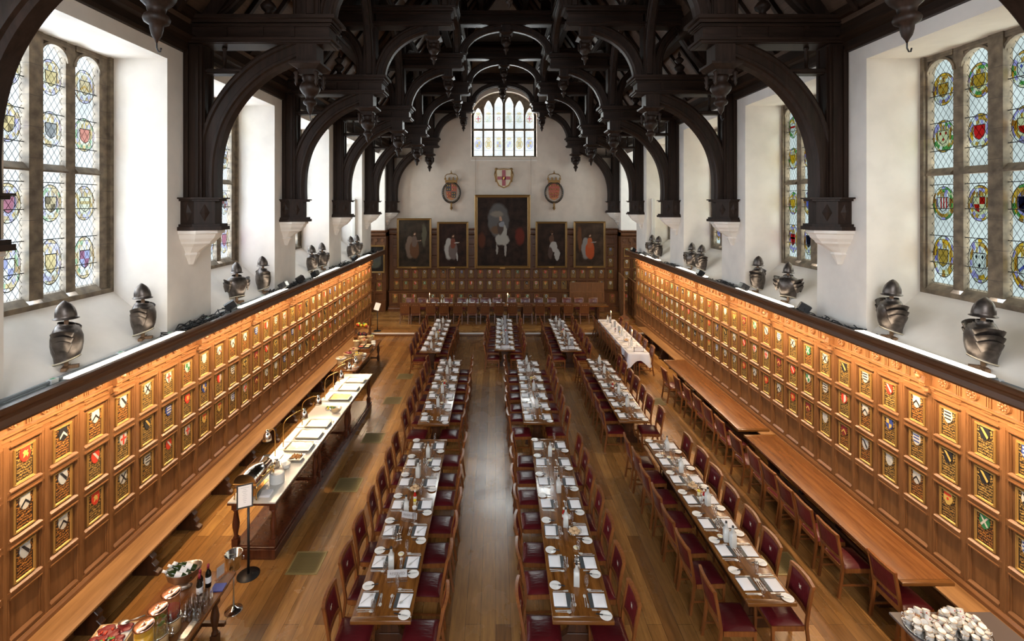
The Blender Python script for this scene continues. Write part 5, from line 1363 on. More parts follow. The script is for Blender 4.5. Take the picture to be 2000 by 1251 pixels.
arm = {'a': make_armour('a'), 'b': make_armour('b')}
for s, side, x, ys in ((-1, 'left', -6.13, (6.91, 8.41, 11.46, 12.75, 16.15, 17.1, 20.5, 21.4)), (1, 'right', 6.93, (6.88, 8.47, 11.46, 12.79, 16.3, 17.1, 20.6, 21.45))):
    for i, y in enumerate(ys):
        place(arm['a' if s < 0 else 'b'], (x, y, 3.62), (0 if s < 0 else PI) + [.5, .35, -.6, .7, .2, -.4, .3, -.5][i] * (-s), 'steel breastplate and pointed helmet on a wooden stand, %s ledge, %s from the camera' % (side, ORD[i]), 'armour busts along the ledges', s=(1.0 if i > 1 or s < 0 else 1.06))

# ------------------------------------------------------------------ brass floor grilles
def grille_mesh():
    mb = MB(); w = .26
    for a, b, c, d in ((-w, w, -w, -w + .03), (-w, w, w - .03, w), (-w, -w + .03, -w, w), (w - .03, w, -w, w)): mb.box(a, b, c, d, 0, .006)
    for i in range(17):
        q = -w + .03 + (2 * w - .06) * (i + .5) / 17
        mb.box(q - .007, q + .007, -w + .03, w - .03, 0, .004); mb.box(-w + .03, w - .03, q - .007, q + .007, 0, .004)
    mb.box(-w + .02, w - .02, -w + .02, w - .02, -.001, .0008, 1)
    return mb.mesh('floor_grille', [M['grate'], M['leg']])
gm = grille_mesh()
for i, (x, y) in enumerate([(-3.14, 8.05), (-3.13, 10.28), (-3.12, 12.33), (-3.12, 14.68), (-3.13, 16.71)]):
    o = put('floor_grille', gm, None, None, (x, y, .001)); tag(o, 'square brass grille let into the left floor aisle, %s from near end' % ORD[i], 'grille', 'brass floor grilles')
for i, (x, y) in enumerate([(4.75, 8.04), (4.80, 14.59)]):
    o = put('floor_grille', gm, None, None, (x, y, .001)); tag(o, 'square brass grille in the floor near the bare right-hand tables, %s' % ('nearer one' if i == 0 else 'farther one'), 'grille', 'brass floor grilles')

# ------------------------------------------------------------------ bottles, baskets and cruets on the tables
P_bot = thing('water_bottle', 'frosted bottle', 'bottle')
mb = MB(); mb.taper(0, 0, 0, .19, .040, .040); mb.taper(0, 0, .19, .235, .040, .018); mb.taper(0, 0, .235, .285, .018, .015)
put('glass_body', mb, ['frost'], P_bot, bevel=.006); put('stopper', MB().lathe([(.014, .28), (.017, .285), (.017, .305), (.012, .312)], 10), ['black'], P_bot)
P_bask = thing('bread_basket', 'wire bread basket', 'basket')
mb = MB()
for i in range(12):
    a = PI * i / 12; mb.tube([(.11 * math.cos(a + PI * k / 1), .11 * math.sin(a + PI * k), .07) if False else (.115 * math.cos(a) * q, .115 * math.sin(a) * q, .008 + .06 * q * q) for q in (-1, -.6, -.2, .2, .6, 1)], .0022, 4)
for rr_, z in ((.115, .068), (.08, .04)): mb.tube([(rr_ * math.cos(2 * PI * i / 20), rr_ * math.sin(2 * PI * i / 20), z) for i in range(21)], .003, 5)
put('wire_bowl', mb, ['steel'], P_bask)
rolls = [MB().ball((0, 0, 0), .034, 0, 10, 6, 1.25, .95, .7).mesh('bread_roll', mats('bread'))]
P_cru = thing('cruet_set', 'salt and pepper mills', 'cruet')
put('tray', MB().box(-.045, .045, -.025, .025, 0, .006), ['steel'], P_cru)
for q in (-.021, .021): put('mill', MB().lathe([(.016, .006), (.014, .02), (.017, .05), (.012, .07), (.016, .075), (.017, .09), (.008, .098)], 12, (q, 0, 0)), ['steel'], P_cru)
P_but = thing('butter_dish', 'butter dish', 'dish'); put('dish', MB().lathe([(.03, 0), (.045, .022), (.042, .022), (.03, .006)], 16), ['white'], P_but); put('butter', MB().lathe([(.038, .010), (.038, .018), (.001, .020)], 14), ['cream'], P_but)
P_ket = thing('ketchup_bottle', 'ketchup', 'bottle'); put('bottle_body', MB().lathe([(.028, 0), (.028, .10), (.012, .14), (.012, .155)], 12), ['red'], P_ket); put('cap', MB().lathe([(.015, .152), (.015, .18)], 10), ['white'], P_ket); put('bottle_label', MB().lathe([(.0285, .03), (.0285, .08)], 12, caps=False), ['white'], P_ket)
P_mus = thing('mustard_jar', 'mustard', 'jar'); put('jar_body', MB().lathe([(.026, 0), (.026, .07), (.022, .078)], 12), ['cream'], P_mus); put('cap', MB().lathe([(.027, .078), (.027, .10)], 12), ['yellow'], P_mus)
P_pot = tag(put('white_pot', MB().lathe([(.03, 0), (.037, .05), (.034, .05), (.028, .01), (.001, .01)], 14), ['white']), cat='pot')
P_menu = tag(put('menu_holder', MB().box(-.05, .05, -.006, .006, 0, .26).box(-.06, .06, -.02, .02, 0, .008), ['menu'], bevel=.002, seg=1), cat='menu holder')
def items(tab, T, spec):
    cnt = {}
    L = T[3]; w = T[2]
    NM = dict(b=(P_bot, 'frosted water bottle with dark stopper', 'water bottles on the tables'), k=(P_bask, 'wire basket of bread rolls', 'bread baskets'), c=(P_cru, 'steel salt and pepper mills on tray', 'cruet sets'), u=(P_but, 'small dish of butter', 'butter dishes'),
              t=(P_ket, 'red ketchup bottle', 'ketchup bottles'), m=(P_mus, 'mustard jar with yellow cap', 'mustard jars'), p=(P_pot, 'small white pot', 'white pots'), n=(P_menu, 'tall grey menu holder', 'grey menu holders'))
    tot = {}
    for k, v, du in spec: tot[k] = tot.get(k, 0) + 1
    for k, v, du in sorted(spec, key=lambda q: q[1]):
        pr, nm, gr = NM[k]; i = cnt.get(k, 0); cnt[k] = i + 1
        P = place_xy(T, w / 2 + du, v, ZT if tab != 'white-clothed' else ZT + .006)
        lab = '%s on %s table' % (nm, tab) + ('' if tot[k] == 1 else ', %s from near end' % ORD[i])
        place(pr, P, T[4] + (rng.uniform(-.25, .25) if k != 'n' else rng.uniform(-.1, .1)), lab, gr)
        if k == 'k':
            for q in range(8):
                a = 2 * PI * q / 6; rr_ = .055 if q < 6 else .015
                o = put('bread_roll', rolls[0], None, None, (P[0] + rr_ * math.cos(a), P[1] + rr_ * math.sin(a), P[2] + (.048 if q < 6 else .085) + .004 * (q % 2)), a + rng.uniform(-1, 1))
                tag(o, 'round bread roll in the basket on %s table' % tab, 'bread roll', 'bread rolls in the table baskets')
y_ = lambda T, Y: Y - T[1]
T = TABLES['front centre']; items('front centre', T, [('b', y_(T, 6.62), 0), ('b', y_(T, 7.82), .01), ('b', y_(T, 8.75), 0), ('b', y_(T, 10.0), -.03), ('k', y_(T, 7.64), .12), ('u', y_(T, 7.32), .10), ('c', y_(T, 7.06), .07), ('p', y_(T, 8.02), .09), ('t', y_(T, 8.02), .0), ('c', y_(T, 9.42), .03), ('u', y_(T, 10.25), .06)])
T = TABLES['front left']; items('front left', T, [('b', y_(T, 6.92), -.05), ('b', y_(T, 8.15), -.06), ('b', y_(T, 9.22), -.03), ('b', y_(T, 9.95), .06), ('k', y_(T, 8.78), -.02), ('u', y_(T, 7.18), .04), ('c', y_(T, 7.52), -.06), ('t', y_(T, 8.5), .03), ('m', y_(T, 8.36), .05), ('p', y_(T, 8.25), .06), ('c', y_(T, 9.72), .03), ('u', y_(T, 9.8), .12)])
T = TABLES['front right']; items('front right', T, [('b', 1.05, .0), ('b', 1.16, -.05), ('b', 2.05, .06), ('b', 3.08, .0), ('b', 3.9, .02), ('k', 2.55, 0), ('c', 1.55, .0), ('u', 1.25, -.10), ('t', 2.2, .06), ('m', 2.32, .02), ('p', 2.18, .0), ('c', 3.3, .02), ('u', 3.6, -.05)])
for tab, sp in (('middle left', [('b', 1.0, .0), ('b', 1.9, .02), ('b', 3.4, .0), ('b', 4.15, .02), ('k', 2.6, .0), ('u', 1.2, .08), ('c', 1.45, -.06), ('t', 2.35, .03), ('m', 2.3, -.03), ('u', 4.0, .04)]),
                ('middle centre', [('b', .85, .02), ('b', 2.0, .03), ('b', 3.5, -.02), ('b', 4.2, -.04), ('k', 2.8, .08), ('u', .95, .10), ('c', 1.6, .05), ('t', 2.4, .05), ('m', 2.75, .0), ('c', 3.6, .06)]),
                ('middle right', [('b', .85, .05), ('b', 1.7, .04), ('b', 3.3, -.02), ('b', 4.15, .0), ('k', 2.3, .0), ('u', .95, -.02), ('c', 1.4, .0), ('t', 2.1, -.04), ('p', 2.0, .02), ('c', 3.5, -.06), ('u', 3.85, -.02)])):
    items(tab, TABLES[tab], sp)
items('back left', TABLES['back left'], [('b', .45, .0), ('b', 1.7, .03), ('b', 3.1, .0), ('b', 4.1, .02), ('k', 2.4, -.03), ('c', 1.4, .08), ('m', 2.2, .05), ('u', 1.1, .08), ('t', 2.5, .06)])
items('back centre', TABLES['back centre'], [('b', .75, -.02), ('b', 1.6, -.04), ('b', 2.5, -.05), ('b', 3.6, -.08), ('n', .65, .09), ('n', 1.5, .07), ('n', 2.6, .05), ('n', 3.4, .03), ('n', 4.2, .03), ('k', 2.0, -.10), ('t', 2.3, .04), ('u', 1.2, -.12)])
items('back right', TABLES['back right'], [('b', .7, .02), ('b', 1.9, .0), ('b', 3.4, -.02), ('b', 4.2, -.04), ('n', .62, .12), ('n', 1.4, .08), ('n', 3.0, .10), ('n', 3.7, .06), ('k', 2.3, -.05), ('t', 2.5, .04), ('c', 1.2, -.05)])
items('white-clothed', CT, [('b', .9, .0), ('b', 2.3, .03), ('b', 4.5, -.04), ('n', 2.75, .02), ('n', 3.6, .05), ('n', 4.35, .04), ('t', 2.9, -.10), ('m', 2.6, .0), ('k', 1.5, -.03), ('c', 3.6, -.08), ('u', .7, -.05)])

def text_mesh(body, size, name, mat):
    cu = bpy.data.curves.new(name, 'FONT'); cu.body = body; cu.size = size; cu.align_x = 'CENTER'; cu.align_y = 'CENTER'; cu.extrude = .0006
    ob = bpy.data.objects.new(name, cu); COL.objects.link(ob); dg = bpy.context.evaluated_depsgraph_get()
    me = bpy.data.meshes.new_from_object(ob.evaluated_get(dg)); bpy.data.objects.remove(ob); me.materials.clear(); me.materials.append(mat); return me
tm = text_mesh('RESERVED', .046, 'reserved_lettering', plain('warm_grey_print', (.26, .22, .20), .6))
for i, (x, y, rz) in enumerate([(-1.36, 6.68, R(5)), (-1.42, 7.93, R(-14))]):
    t = thing('reserved_sign', 'clear tent sign reading RESERVED on the front left table, %s one' % ('nearer' if i == 0 else 'farther'), 'sign', (x, y, ZT), rz, 'reserved signs')
    p = put('paper_insert', MB().box(-.135, .135, -.001, .001, .055, .15), ['paper'], t, (0, -.01, 0)); p.rotation_euler = (R(-14), 0, 0)
    o = put('lettering', tm, None, p, (0, -.003, .100)); o.rotation_euler = (R(90), 0, 0)
    a = put('acrylic_stand', MB().box(-.14, .14, -.002, .0, 0, .152).box(-.14, .14, 0, .08, 0, .003), ['glass'], t, (0, -.012, 0)); a.rotation_euler = (R(-14), 0, 0)
for tab, T, u, v in (('back centre', TABLES['back centre'], .39, .12), ('back right', TABLES['back right'], .34, .12), ('white-clothed', CT, .44, .25)):
    P = place_xy(T, u, v, ZT + .006); t = thing('framed_notice', 'small pale notice in a dark frame at the near end of %s table' % tab, 'notice', P, 0, 'framed notices')
    p = put('frame', frame_mesh(.34, .13, .014, .008, 0, 'y', -1), ['mahog'], t, (0, 0, .07)); p.rotation_euler = (R(-18), 0, 0)
    q = put('sheet', MB().box(-.16, .16, -.003, .004, -.055, .055), ['paper'], t, (0, 0, .07)); q.rotation_euler = (R(-18), 0, 0)
    put('printed_lines', MB().box(-.10, .10, -.0045, -.003, .012, .022).box(-.12, .12, -.0045, -.003, -.022, -.014), ['menu'], q)
# candles
def candle(P, lab, h=.30):
    t = thing('candlestick', lab, 'candle', P, group='lit candles')
    put('holder', MB().lathe([(.05, 0), (.05, .008), (.015, .02), (.010, .06), (.018, .10), (.012, .13), (.022, .17), (.016, .19)], 12), ['steel'], t)
    put('candle', MB().lathe([(.013, .185), (.012, .19 + h), (.004, .195 + h)], 10), ['candle'], t)
    put('flame', MB().lathe([(.002, .20 + h), (.013, .222 + h), (.010, .245 + h), (.001, .285 + h)], 8), ['flame'], t)
    l = bpy.data.lights.new('candle_light', 'POINT'); l.energy = 3.5; l.color = (1, .55, .22); l.shadow_soft_size = .02
    o = bpy.data.objects.new('candle_light', l); COL.objects.link(o); o.parent = t; o.location = (0, 0, .34 + h)
candle((-3.30, 24.15, .91), 'lit white candle on the dais table, left one'); candle((.60, 24.15, .91), 'lit white candle on the dais table, right one')
candle((5.02, 21.05, ZT + .006), 'lit white candle near the far end of the white-clothed table', .26); candle((5.06, 17.95, ZT + .006), 'lit white candle near the near end of the white-clothed table', .26)
# settings on the high table (left half only)
HT = (-4.72, 23.9, 10.3, .85, 0)
for i in range(6):
    x = -3.15 + i * .66
    for row, (pr, nm, dy, cat) in enumerate([(P_nap, 'white napkin', .66, 'napkin'), (P_plate, 'white side plate', .22, 'plate'), (P_glass, 'stemmed glass', .42, 'glass'), (P_plate, 'white side plate', .68, 'plate')]):
        place(pr, (x + (.0 if row == 0 else (.25 if row == 3 else (.12 if row == 2 else .0))), 23.9 + dy, .912), PI / 2, '%s, %s row on the dais table, %s from left' % (nm, 'front' if dy < .5 else 'back', ORD[i]), 'tableware on the dais table')
for i, (x, y) in enumerate([(-3.42, 24.3), (-2.72, 24.32), (-2.60, 24.35), (-1.42, 24.32), (-1.30, 24.35), (-.28, 24.3)]):
    place(P_bot, (x, y, .912), 0, 'frosted water bottle on the dais table, %s from left' % ORD[i], 'water bottles on the tables')
for i, x in enumerate((-1.85, -.55)): 
    place(P_bask, (x, 24.25, .912), 0, 'wire basket of fruit on the dais table, %s one' % ('left' if i == 0 else 'right'), 'bread baskets')
    for q in range(5):
        o = put('fruit', MB().ball((0, 0, 0), .035, 0, 8, 6), [('yellow', 'leaf', 'tomato')[q % 3]], None, (x + .05 * math.cos(q * 1.26), 24.25 + .05 * math.sin(q * 1.26), .965)); tag(o, '%s fruit in the %s dais basket' % (('yellow', 'green', 'red')[q % 3], 'left' if i == 0 else 'right'), 'fruit', 'fruit on the dais table')
# white vertical cable cases on the far window reveals
for side, x in (('left', -6.37), ('right', 7.08)):
    o = put('cable_case', MB().box(x - .07, x + .07, 21.68, 21.797, 3.75, 6.18), ['marble'], None, bevel=.01, seg=1); tag(o, 'tall white cable case on the wall above the %s ledge near the dais' % side, 'cable case')
# ------------------------------------------------------------------ mahogany serving tables with the hot lunch
SA = R(.65)                                       # the run is turned a touch toward the aisle
def SX(x, y): dy = y - 8.12; return (-4.46 + x + dy * math.tan(SA) * 1.0, y)
for i in range(3):
    y0 = 8.12 + i * 2.03; x0 = SX(0, y0)[0]
    t = thing('serving_table', 'mahogany serving table with white top, %s from the camera' % ORD[i], 'serving table', (x0, y0, 0), -SA, 'serving tables with white tops')
    L = 2.0; W = .76
    put('white_top', MB().box(-.02, W + .02, -.03 if i == 0 else 0, L, .965, .985), ['marble'], t)
    put('top_edge', MB().box(-.03, W + .03, -.04 if i == 0 else 0, L, .93, .966), ['mahog'], t, bevel=.006, seg=1)
    mb = MB().box(0.0, W, 0, L, 0, .17).box(.02, W - .02, .02, L - .02, .17, .20); mb.prism([(W, .17), (W + .015, .17), (W + .015, .155), (W, .13)], 'y', 0, L)
    put('plinth', mb, ['mahog'], t, bevel=.006, seg=1)
    for xx in (.06, W - .06):
        for yy in (.08, L - .10):
            mb = MB(); mb.box(xx - .05, xx + .05, yy - .05, yy + .05, .19, .32); mb.lathe([(.048, .32), (.05, .335), (.03, .36), (.036, .40), (.055, .50), (.058, .56), (.045, .65), (.030, .76), (.048, .79), (.048, .81)], 12, (xx, yy, 0)); mb.box(xx - .05, xx + .05, yy - .05, yy + .05, .81, .93)
            put('leg', mb, ['mahog'], t)
    put('top_rail', MB().box(.03, .05, .1, L - .1, .84, .93).box(W - .05, W - .03, .1, L - .1, .84, .93), ['mahog'], t)
    put('low_shelf', MB().box(.05, W - .05, .05, L - .05, .20, .212), ['mahog'], t)
ZS = .986
# chafing dish
t = thing('chafing_dish', 'roll-top steel chafing dish with brass legs, near end of the serving tables', 'chafing dish', (-4.20, 8.42, ZS), R(-2))
W, D = .19, .30
put('water_pan', MB().box(-W, W, -D, D, .20, .27), ['steelb'], t, bevel=.01)
put('rim', MB().box(-W - .015, W + .015, -D - .015, D + .015, .262, .275), ['brass'], t)
mb = MB(); n = 14
def roll(u, v): a = PI * u; return (-W * math.cos(a), -D + 2 * D * v, .275 + .17 * math.sin(a) ** .8)
mb.grid(roll, n, 2, 0, True)
for yy in (-D, D): mb.add([roll(i / n, 0 if yy < 0 else 1) for i in range(n + 1)], [tuple(range(n + 1))])
lid = put('roll_lid', mb, ['steel'], t)
put('lid_handle', MB().tube([(W + .0, -.12, .33), (W + .05, -.12, .33), (W + .05, .12, .33), (W, .12, .33)], .009, 8), ['brass'], lid)
for xx in (-W + .01, W - .01):
    for yy in (-D + .02, D - .02):
        sx_ = 1 if xx > 0 else -1
        put('leg', MB().tube([(xx, yy, .27), (xx + .02 * sx_, yy, .18), (xx, yy, .08), (xx + .012 * sx_, yy, .01)], [.012, .016, .011, .013], 8), ['brass'], t)
put('fuel_tray', MB().box(-.13, .13, -.24, .24, .04, .055), ['brass'], t)
# crockery and trays
def stack(x, y, z, r, n, lab, cat='plate', name='dinner_plate', grp=None, d=.009):
    me = MB().lathe([(r * .6, 0), (r * .65, .002), (r, .010), (r, .0125), (r * .62, .005), (.001, .005)], 24).mesh(name, mats('white'))
    for i in range(n):
        o = put(name, me, None, None, (x + rng.uniform(-.002, .002), y + rng.uniform(-.002, .002), z + d * i)); tag(o, lab + ', %s from the bottom' % ORD[i], cat, grp)
stack(-3.92, 8.68, ZS, .125, 16, 'white plate in the tall stack on the serving table', grp='stacked white plates', d=.0105)
P_bowl = MB().lathe([(.035, 0), (.06, .015), (.082, .045), (.080, .046), (.056, .018), (.001, .010)], 20).mesh('white_bowl', mats('white'))
for i in range(4): tag(put('white_bowl', P_bowl, None, None, (-3.95, 9.12, ZS + .016 * i)), 'white bowl in the short stack on the serving table, %s from bottom' % ORD[i], 'bowl', 'stacked white bowls')
for i in range(3): tag(put('napkin', MB().cbox((0, 0, .006), (.18, .18, .012)), ['linen'], None, (-3.93, 8.30, ZS + .013 * i), .1 * i, bevel=.003, seg=1), 'folded white napkin in the low pile on the serving table, %s from bottom' % ORD[i], 'napkin', 'piled napkins')
t = thing('steel_jug', 'polished steel jug on the serving table', 'jug', (-4.14, 9.14, ZS)); put('jug_body', MB().lathe([(.05, 0), (.062, .05), (.05, .11), (.04, .14), (.046, .15), (.038, .14), (.045, .05), (.001, .01)], 18), ['steel'], t)
put('handle', MB().tube([(.05, 0, .12), (.09, 0, .11), (.09, 0, .05), (.06, 0, .03)], .006, 6), ['steel'], t)
def tray(name, lab, x, y, w, d, food, z=ZS, metal='steelb', lump=.016, raise_=.0):
    t = thing(name, lab, 'tray', (x, y, z), -SA)
    mb = MB(); h = .055; e = .012
    v = [(sx * (w / 2 - a), sy * (d / 2 - a), zz) for a, zz in ((.02, 0), (0, h), (-.012, h), (-.012, h + .004), (e, h + .004), (.02 + e, .01)) for sx, sy in ((-1, -1), (1, -1), (1, 1), (-1, 1))]
    mb.add(v, [(j * 4 + i, j * 4 + (i + 1) % 4, (j + 1) * 4 + (i + 1) % 4, (j + 1) * 4 + i) for j in range(5) for i in range(4)] + [(3, 2, 1, 0), (20, 21, 22, 23)])
    put('tray_body', mb, [metal], t)
    r = random.Random(int(y * 100)); mb = MB()
    def f(u, v): return ((u - .5) * (w - .06), (v - .5) * (d - .06), .035 + raise_ + lump * (r.random() + .6 * math.sin(u * 17) * math.sin(v * 13)))
    mb.grid(f, 16, 12, 0, True); o = put('food', mb, [food], t); o['label'] = 'food filling the tray'
    return t
for i, (x, y, food, lab) in enumerate([(-4.0, 9.87, 'foodw', 'pale rice'), (-4.0, 10.40, 'fish', 'poached fillets'), (-3.99, 10.90, 'foodw', 'golden-topped bake'), (-3.97, 12.38, 'food', 'roast vegetables'), (-3.94, 13.0, 'foodw', 'green-edged salad'), (-3.92, 13.58, 'fish', 'pale creamy bake')]):
    tray('food_tray', 'steel tray of %s on the serving tables, %s from the camera' % (lab, ORD[i]), x, y, .50, .38, food)
tray('fried_snack_tray', 'small steel tray heaped with golden fried food', -3.88, 9.42, .24, .22, 'food', lump=.03, raise_=.02)
t = thing('salad_bowl', 'clear glass bowl of salad between the food trays', 'bowl', (-3.82, 11.55, ZS)); put('glass_bowl', MB().lathe([(.06, 0), (.12, .05), (.15, .11), (.147, .11), (.115, .05), (.001, .01)], 20, caps=False), ['glass'], t); put('salad', MB().ball((0, 0, .05), .10, 0, 10, 6, 1, 1, .4), ['foodw'], t)
t = thing('salad_leaf_plate', 'flat plate of yellow and green leaves beside the glass bowl', 'plate', (-4.02, 11.78, ZS)); put('dish', MB().lathe([(.08, 0), (.13, .012), (.001, .008)], 18), ['white'], t)
mb = MB(); r = random.Random(3)
for q in range(14): mb.ball((r.uniform(-.09, .09), r.uniform(-.08, .08), .02), .03, q % 2, 6, 4, 1, 1, .5)
put('leaves', mb, ['yellow', 'leaf'], t)
# heat lamps: base plate, tall stem arching over the trays, chrome shade and a lit bulb
def heat_lamp(i, yb, xh, yh, short=False):
    bx_ = -4.34; zt = .62
    t = thing('heat_lamp', 'brass heat lamp with chrome shade arching over the trays, %s from the camera' % ORD[i], 'heat lamp', (bx_, yb, ZS), 0, 'heat lamps over the food')
    dx, dy = xh - bx_, yh - yb
    put('base_plate', MB().box(-.10, .13, -.09, .09, 0, .02), ['marble'], t, bevel=.005, seg=1)
    C = smooth_curve([(0, 0, .02), (0, 0, .40), (dx * .06, dy * .06, .52), (dx * .30, dy * .30, .60 if not short else .57), (dx * .7, dy * .7, .66 if not short else .58), (dx, dy, .66 if not short else .57)], 5)
    put('stem', MB().tube(C, .010, 8), ['brass'], t)
    zt = (.66 if not short else .57)
    sh = put('shade', MB().lathe([(.025, .02), (.032, -.01), (.045, -.03), (.062, -.05), (.075, -.11), (.082, -.17), (.078, -.17), (.07, -.11), (.055, -.06)], 18, (dx, dy, zt), caps=False).ball((dx, dy, zt - .0), .038), ['steel'], t)
    put('bulb', MB().ball((dx, dy, zt - .13), .045, 0, 10, 6), ['bulb'], sh)
    l = bpy.data.lights.new('heat_lamp_light', 'SPOT'); l.energy = 55; l.color = (1, .80, .52); l.spot_size = R(125); l.spot_blend = .8; l.shadow_soft_size = .05
    o = bpy.data.objects.new('heat_lamp_light', l); COL.objects.link(o); o.parent = t; o.location = (dx, dy, zt - .19)
for i, (yb, xh, yh, sh) in enumerate([(9.52, -4.43, 9.38, True), (9.89, -4.02, 10.15, False), (10.86, -3.98, 10.85, False), (12.30, -3.98, 12.45, False), (12.95, -3.97, 13.1, False), (13.45, -3.94, 13.6, False)]): heat_lamp(i, yb, xh, yh, sh)
# framed menu on a pole, wine bucket on a stand, waste bin under the bench
t = thing('menu_stand', 'black pole stand holding a black-framed menu sheet, before the serving tables', 'menu stand', (-3.98, 7.79, 0))
put('round_base', MB().lathe([(.17, 0), (.17, .012), (.06, .022), (.018, .03)], 24), ['black'], t); put('pole', MB().tube([(0, 0, .02), (0, 0, 1.10)], .020, 8), ['black'], t)
f = put('frame', frame_mesh(.25, .34, .022, .014, 0, 'y', -1), ['black'], t, (-.03, -.05, 1.30)); f.rotation_euler = (R(-24), R(-9), R(8))
sh = put('menu_sheet', MB().box(-.108, .108, -.004, .012, -.152, .152), ['paper'], f)
mb = MB()
for q, wd in enumerate((.08, .03, .05, .03, .045, .03, .04, .03, .02)): mb.box(-wd * .8, wd * .8, -.0052, -.004, .115 - q * .026, .119 - q * .026)
put('printed_lines', mb, ['menu'], sh)
t = thing('wine_bucket_stand', 'steel ice bucket on a tall round-footed stand by the drinks table', 'ice bucket', (-3.85, 7.11, 0))
put('foot', MB().lathe([(.125, 0), (.12, .012), (.05, .03), (.016, .07)], 24), ['steel'], t); put('pole', MB().lathe([(.011, .06), (.011, .62)], 10), ['steelb'], t)
put('bucket', MB().lathe([(.085, .62), (.095, .66), (.118, .84), (.125, .845), (.113, .84), (.09, .66), (.001, .64)], 22), ['steel'], t); put('ring_handle', MB().tube([(.12, 0, .80), (.15, 0, .81), (.15, 0, .76), (.118, 0, .77)], .006, 6), ['steel'], t); put('tongs', MB().tube([(-.11, -.05, .85), (.02, .04, .80)], .006, 6), ['steelb'], t)
t = thing('waste_bin', 'small dark round bin beside the left wall bench', 'bin', (-5.02, 10.6, 0)); put('bin_body', MB().lathe([(.10, 0), (.13, .42), (.125, .42), (.095, .02), (.001, .02)], 16), ['black'], t)
# ------------------------------------------------------------------ drinks table
def turned_table(nm, lab, x0, x1, y0, y1, z=.76, topm='tablel', rail=True, legs=None):
    t = thing(nm, lab, 'table', (x0, y0, 0)); W = x1 - x0; L = y1 - y0
    put('tabletop', MB().box(0, W, 0, L, z - .04, z), [topm], t, bevel=.006)
    for xx in (.09, W - .09):
        for yy in (legs or (.12, L - .12)):
            mb = MB(); mb.box(xx - .045, xx + .045, yy - .045, yy + .045, z - .16, z - .04); mb.lathe([(.042, .20), (.045, .22), (.028, .25), (.03, .28), (.052, .38), (.056, .44), (.04, .52), (.028, z - .18), (.044, z - .16)], 12, (xx, yy, 0)); mb.box(xx - .045, xx + .045, yy - .045, yy + .045, .05, .20); mb.lathe([(.03, 0), (.045, .02), (.035, .05)], 12, (xx, yy, 0))
            put('leg', mb, ['leg'], t)
    put('apron', MB().box(.06, .08, .1, L - .1, z - .13, z - .04).box(W - .08, W - .06, .1, L - .1, z - .13, z - .04), ['leg'], t)
    put('stretcher', MB().box(W / 2 - .03, W / 2 + .03, .1, L - .1, .10, .15).box(.09, W - .09, .10, .15, .10, .15).box(.09, W - .09, L - .15, L - .10, .10, .15), ['leg'], t)
    return t
turned_table('drinks_table', 'oak table of wine, juice and glasses in the near left corner', -4.53, -3.68, 4.3, 6.87, legs=(.12, 2.2))
t = thing('wine_cooler_bowl', 'oval footed copper-toned cooler full of white wine bottles', 'wine cooler', (-4.24, 6.58, .761), R(24))
mb = MB()
mb.lathe([(.09, 0), (.10, .012), (.06, .035), (.055, .06), (.13, .10), (.19, .16), (.215, .245), (.222, .25), (.208, .245), (.18, .16), (.10, .10), (.001, .09)], 26, sy=.68)
mb.v = [(p[0], p[1], p[2] + .9 * max(0, p[2] - .12) * (p[0] ** 2) * 4) for p in mb.v]; put('bowl', mb, ['steelb'], t)
wb = {}
for key, gl in (('green', 'wineg'), ('dark', 'wine')):
    t = thing('wine_bottle', 'wine bottle', 'bottle')
    put('glass_body', MB().lathe([(.036, 0), (.038, .01), (.038, .17), (.030, .20), (.015, .225), (.0135, .29), (.016, .292), (.016, .30)], 14), [gl], t)
    put('label', MB().lathe([(.0385, .06), (.0385, .14)], 14, caps=False), ['paper'], t); put('foil_cap', MB().lathe([(.0155, .245), (.0165, .302), (.001, .303)], 12), ['paper' if key == 'green' else 'redt'], t); wb[key] = t
for i, (x, y, z, rz, tilt) in enumerate([(-.02, -.07, .22, 0, -62), (.0, .0, .24, .1, -58), (.02, .07, .23, .2, -60), (.06, .03, .26, -.1, -66), (.04, -.03, .20, .05, -70)]):
    o = place(wb['green'], (-4.24 + .09 + x, 6.58 + y, .761 + z - .02), 0, 'white wine bottle tilted in the oval cooler, %s from the near side' % ORD[i], 'wine bottles in the cooler'); o.rotation_euler = (0, R(tilt), rz + .35)
for i, (x, y) in enumerate([(-3.93, 6.42), (-3.97, 6.50), (-3.92, 6.60)]):
    place(wb['dark'], (x, y, .761), 0, 'dark red wine bottle standing on the drinks table, %s from near side' % ORD[i], 'red wine bottles')
tag(put('guest_book', MB().cbox((0, 0, .008), (.16, .14, .016)), ['bluebk'], None, (-3.76, 6.565, .761), .1, bevel=.002, seg=1), 'blue folder lying at the end of the drinks table', 'book')
t = thing('leaflet_holder', 'clear upright leaflet holder on the drinks table', 'holder', (-3.84, 6.76, .761), 1.2); put('acrylic_panel', MB().box(-.08, .08, -.002, .002, 0, .21).box(-.08, .08, -.03, .03, 0, .003), ['glass'], t); put('leaflet', MB().box(-.06, .06, .003, .004, .02, .16), ['paper'], t)
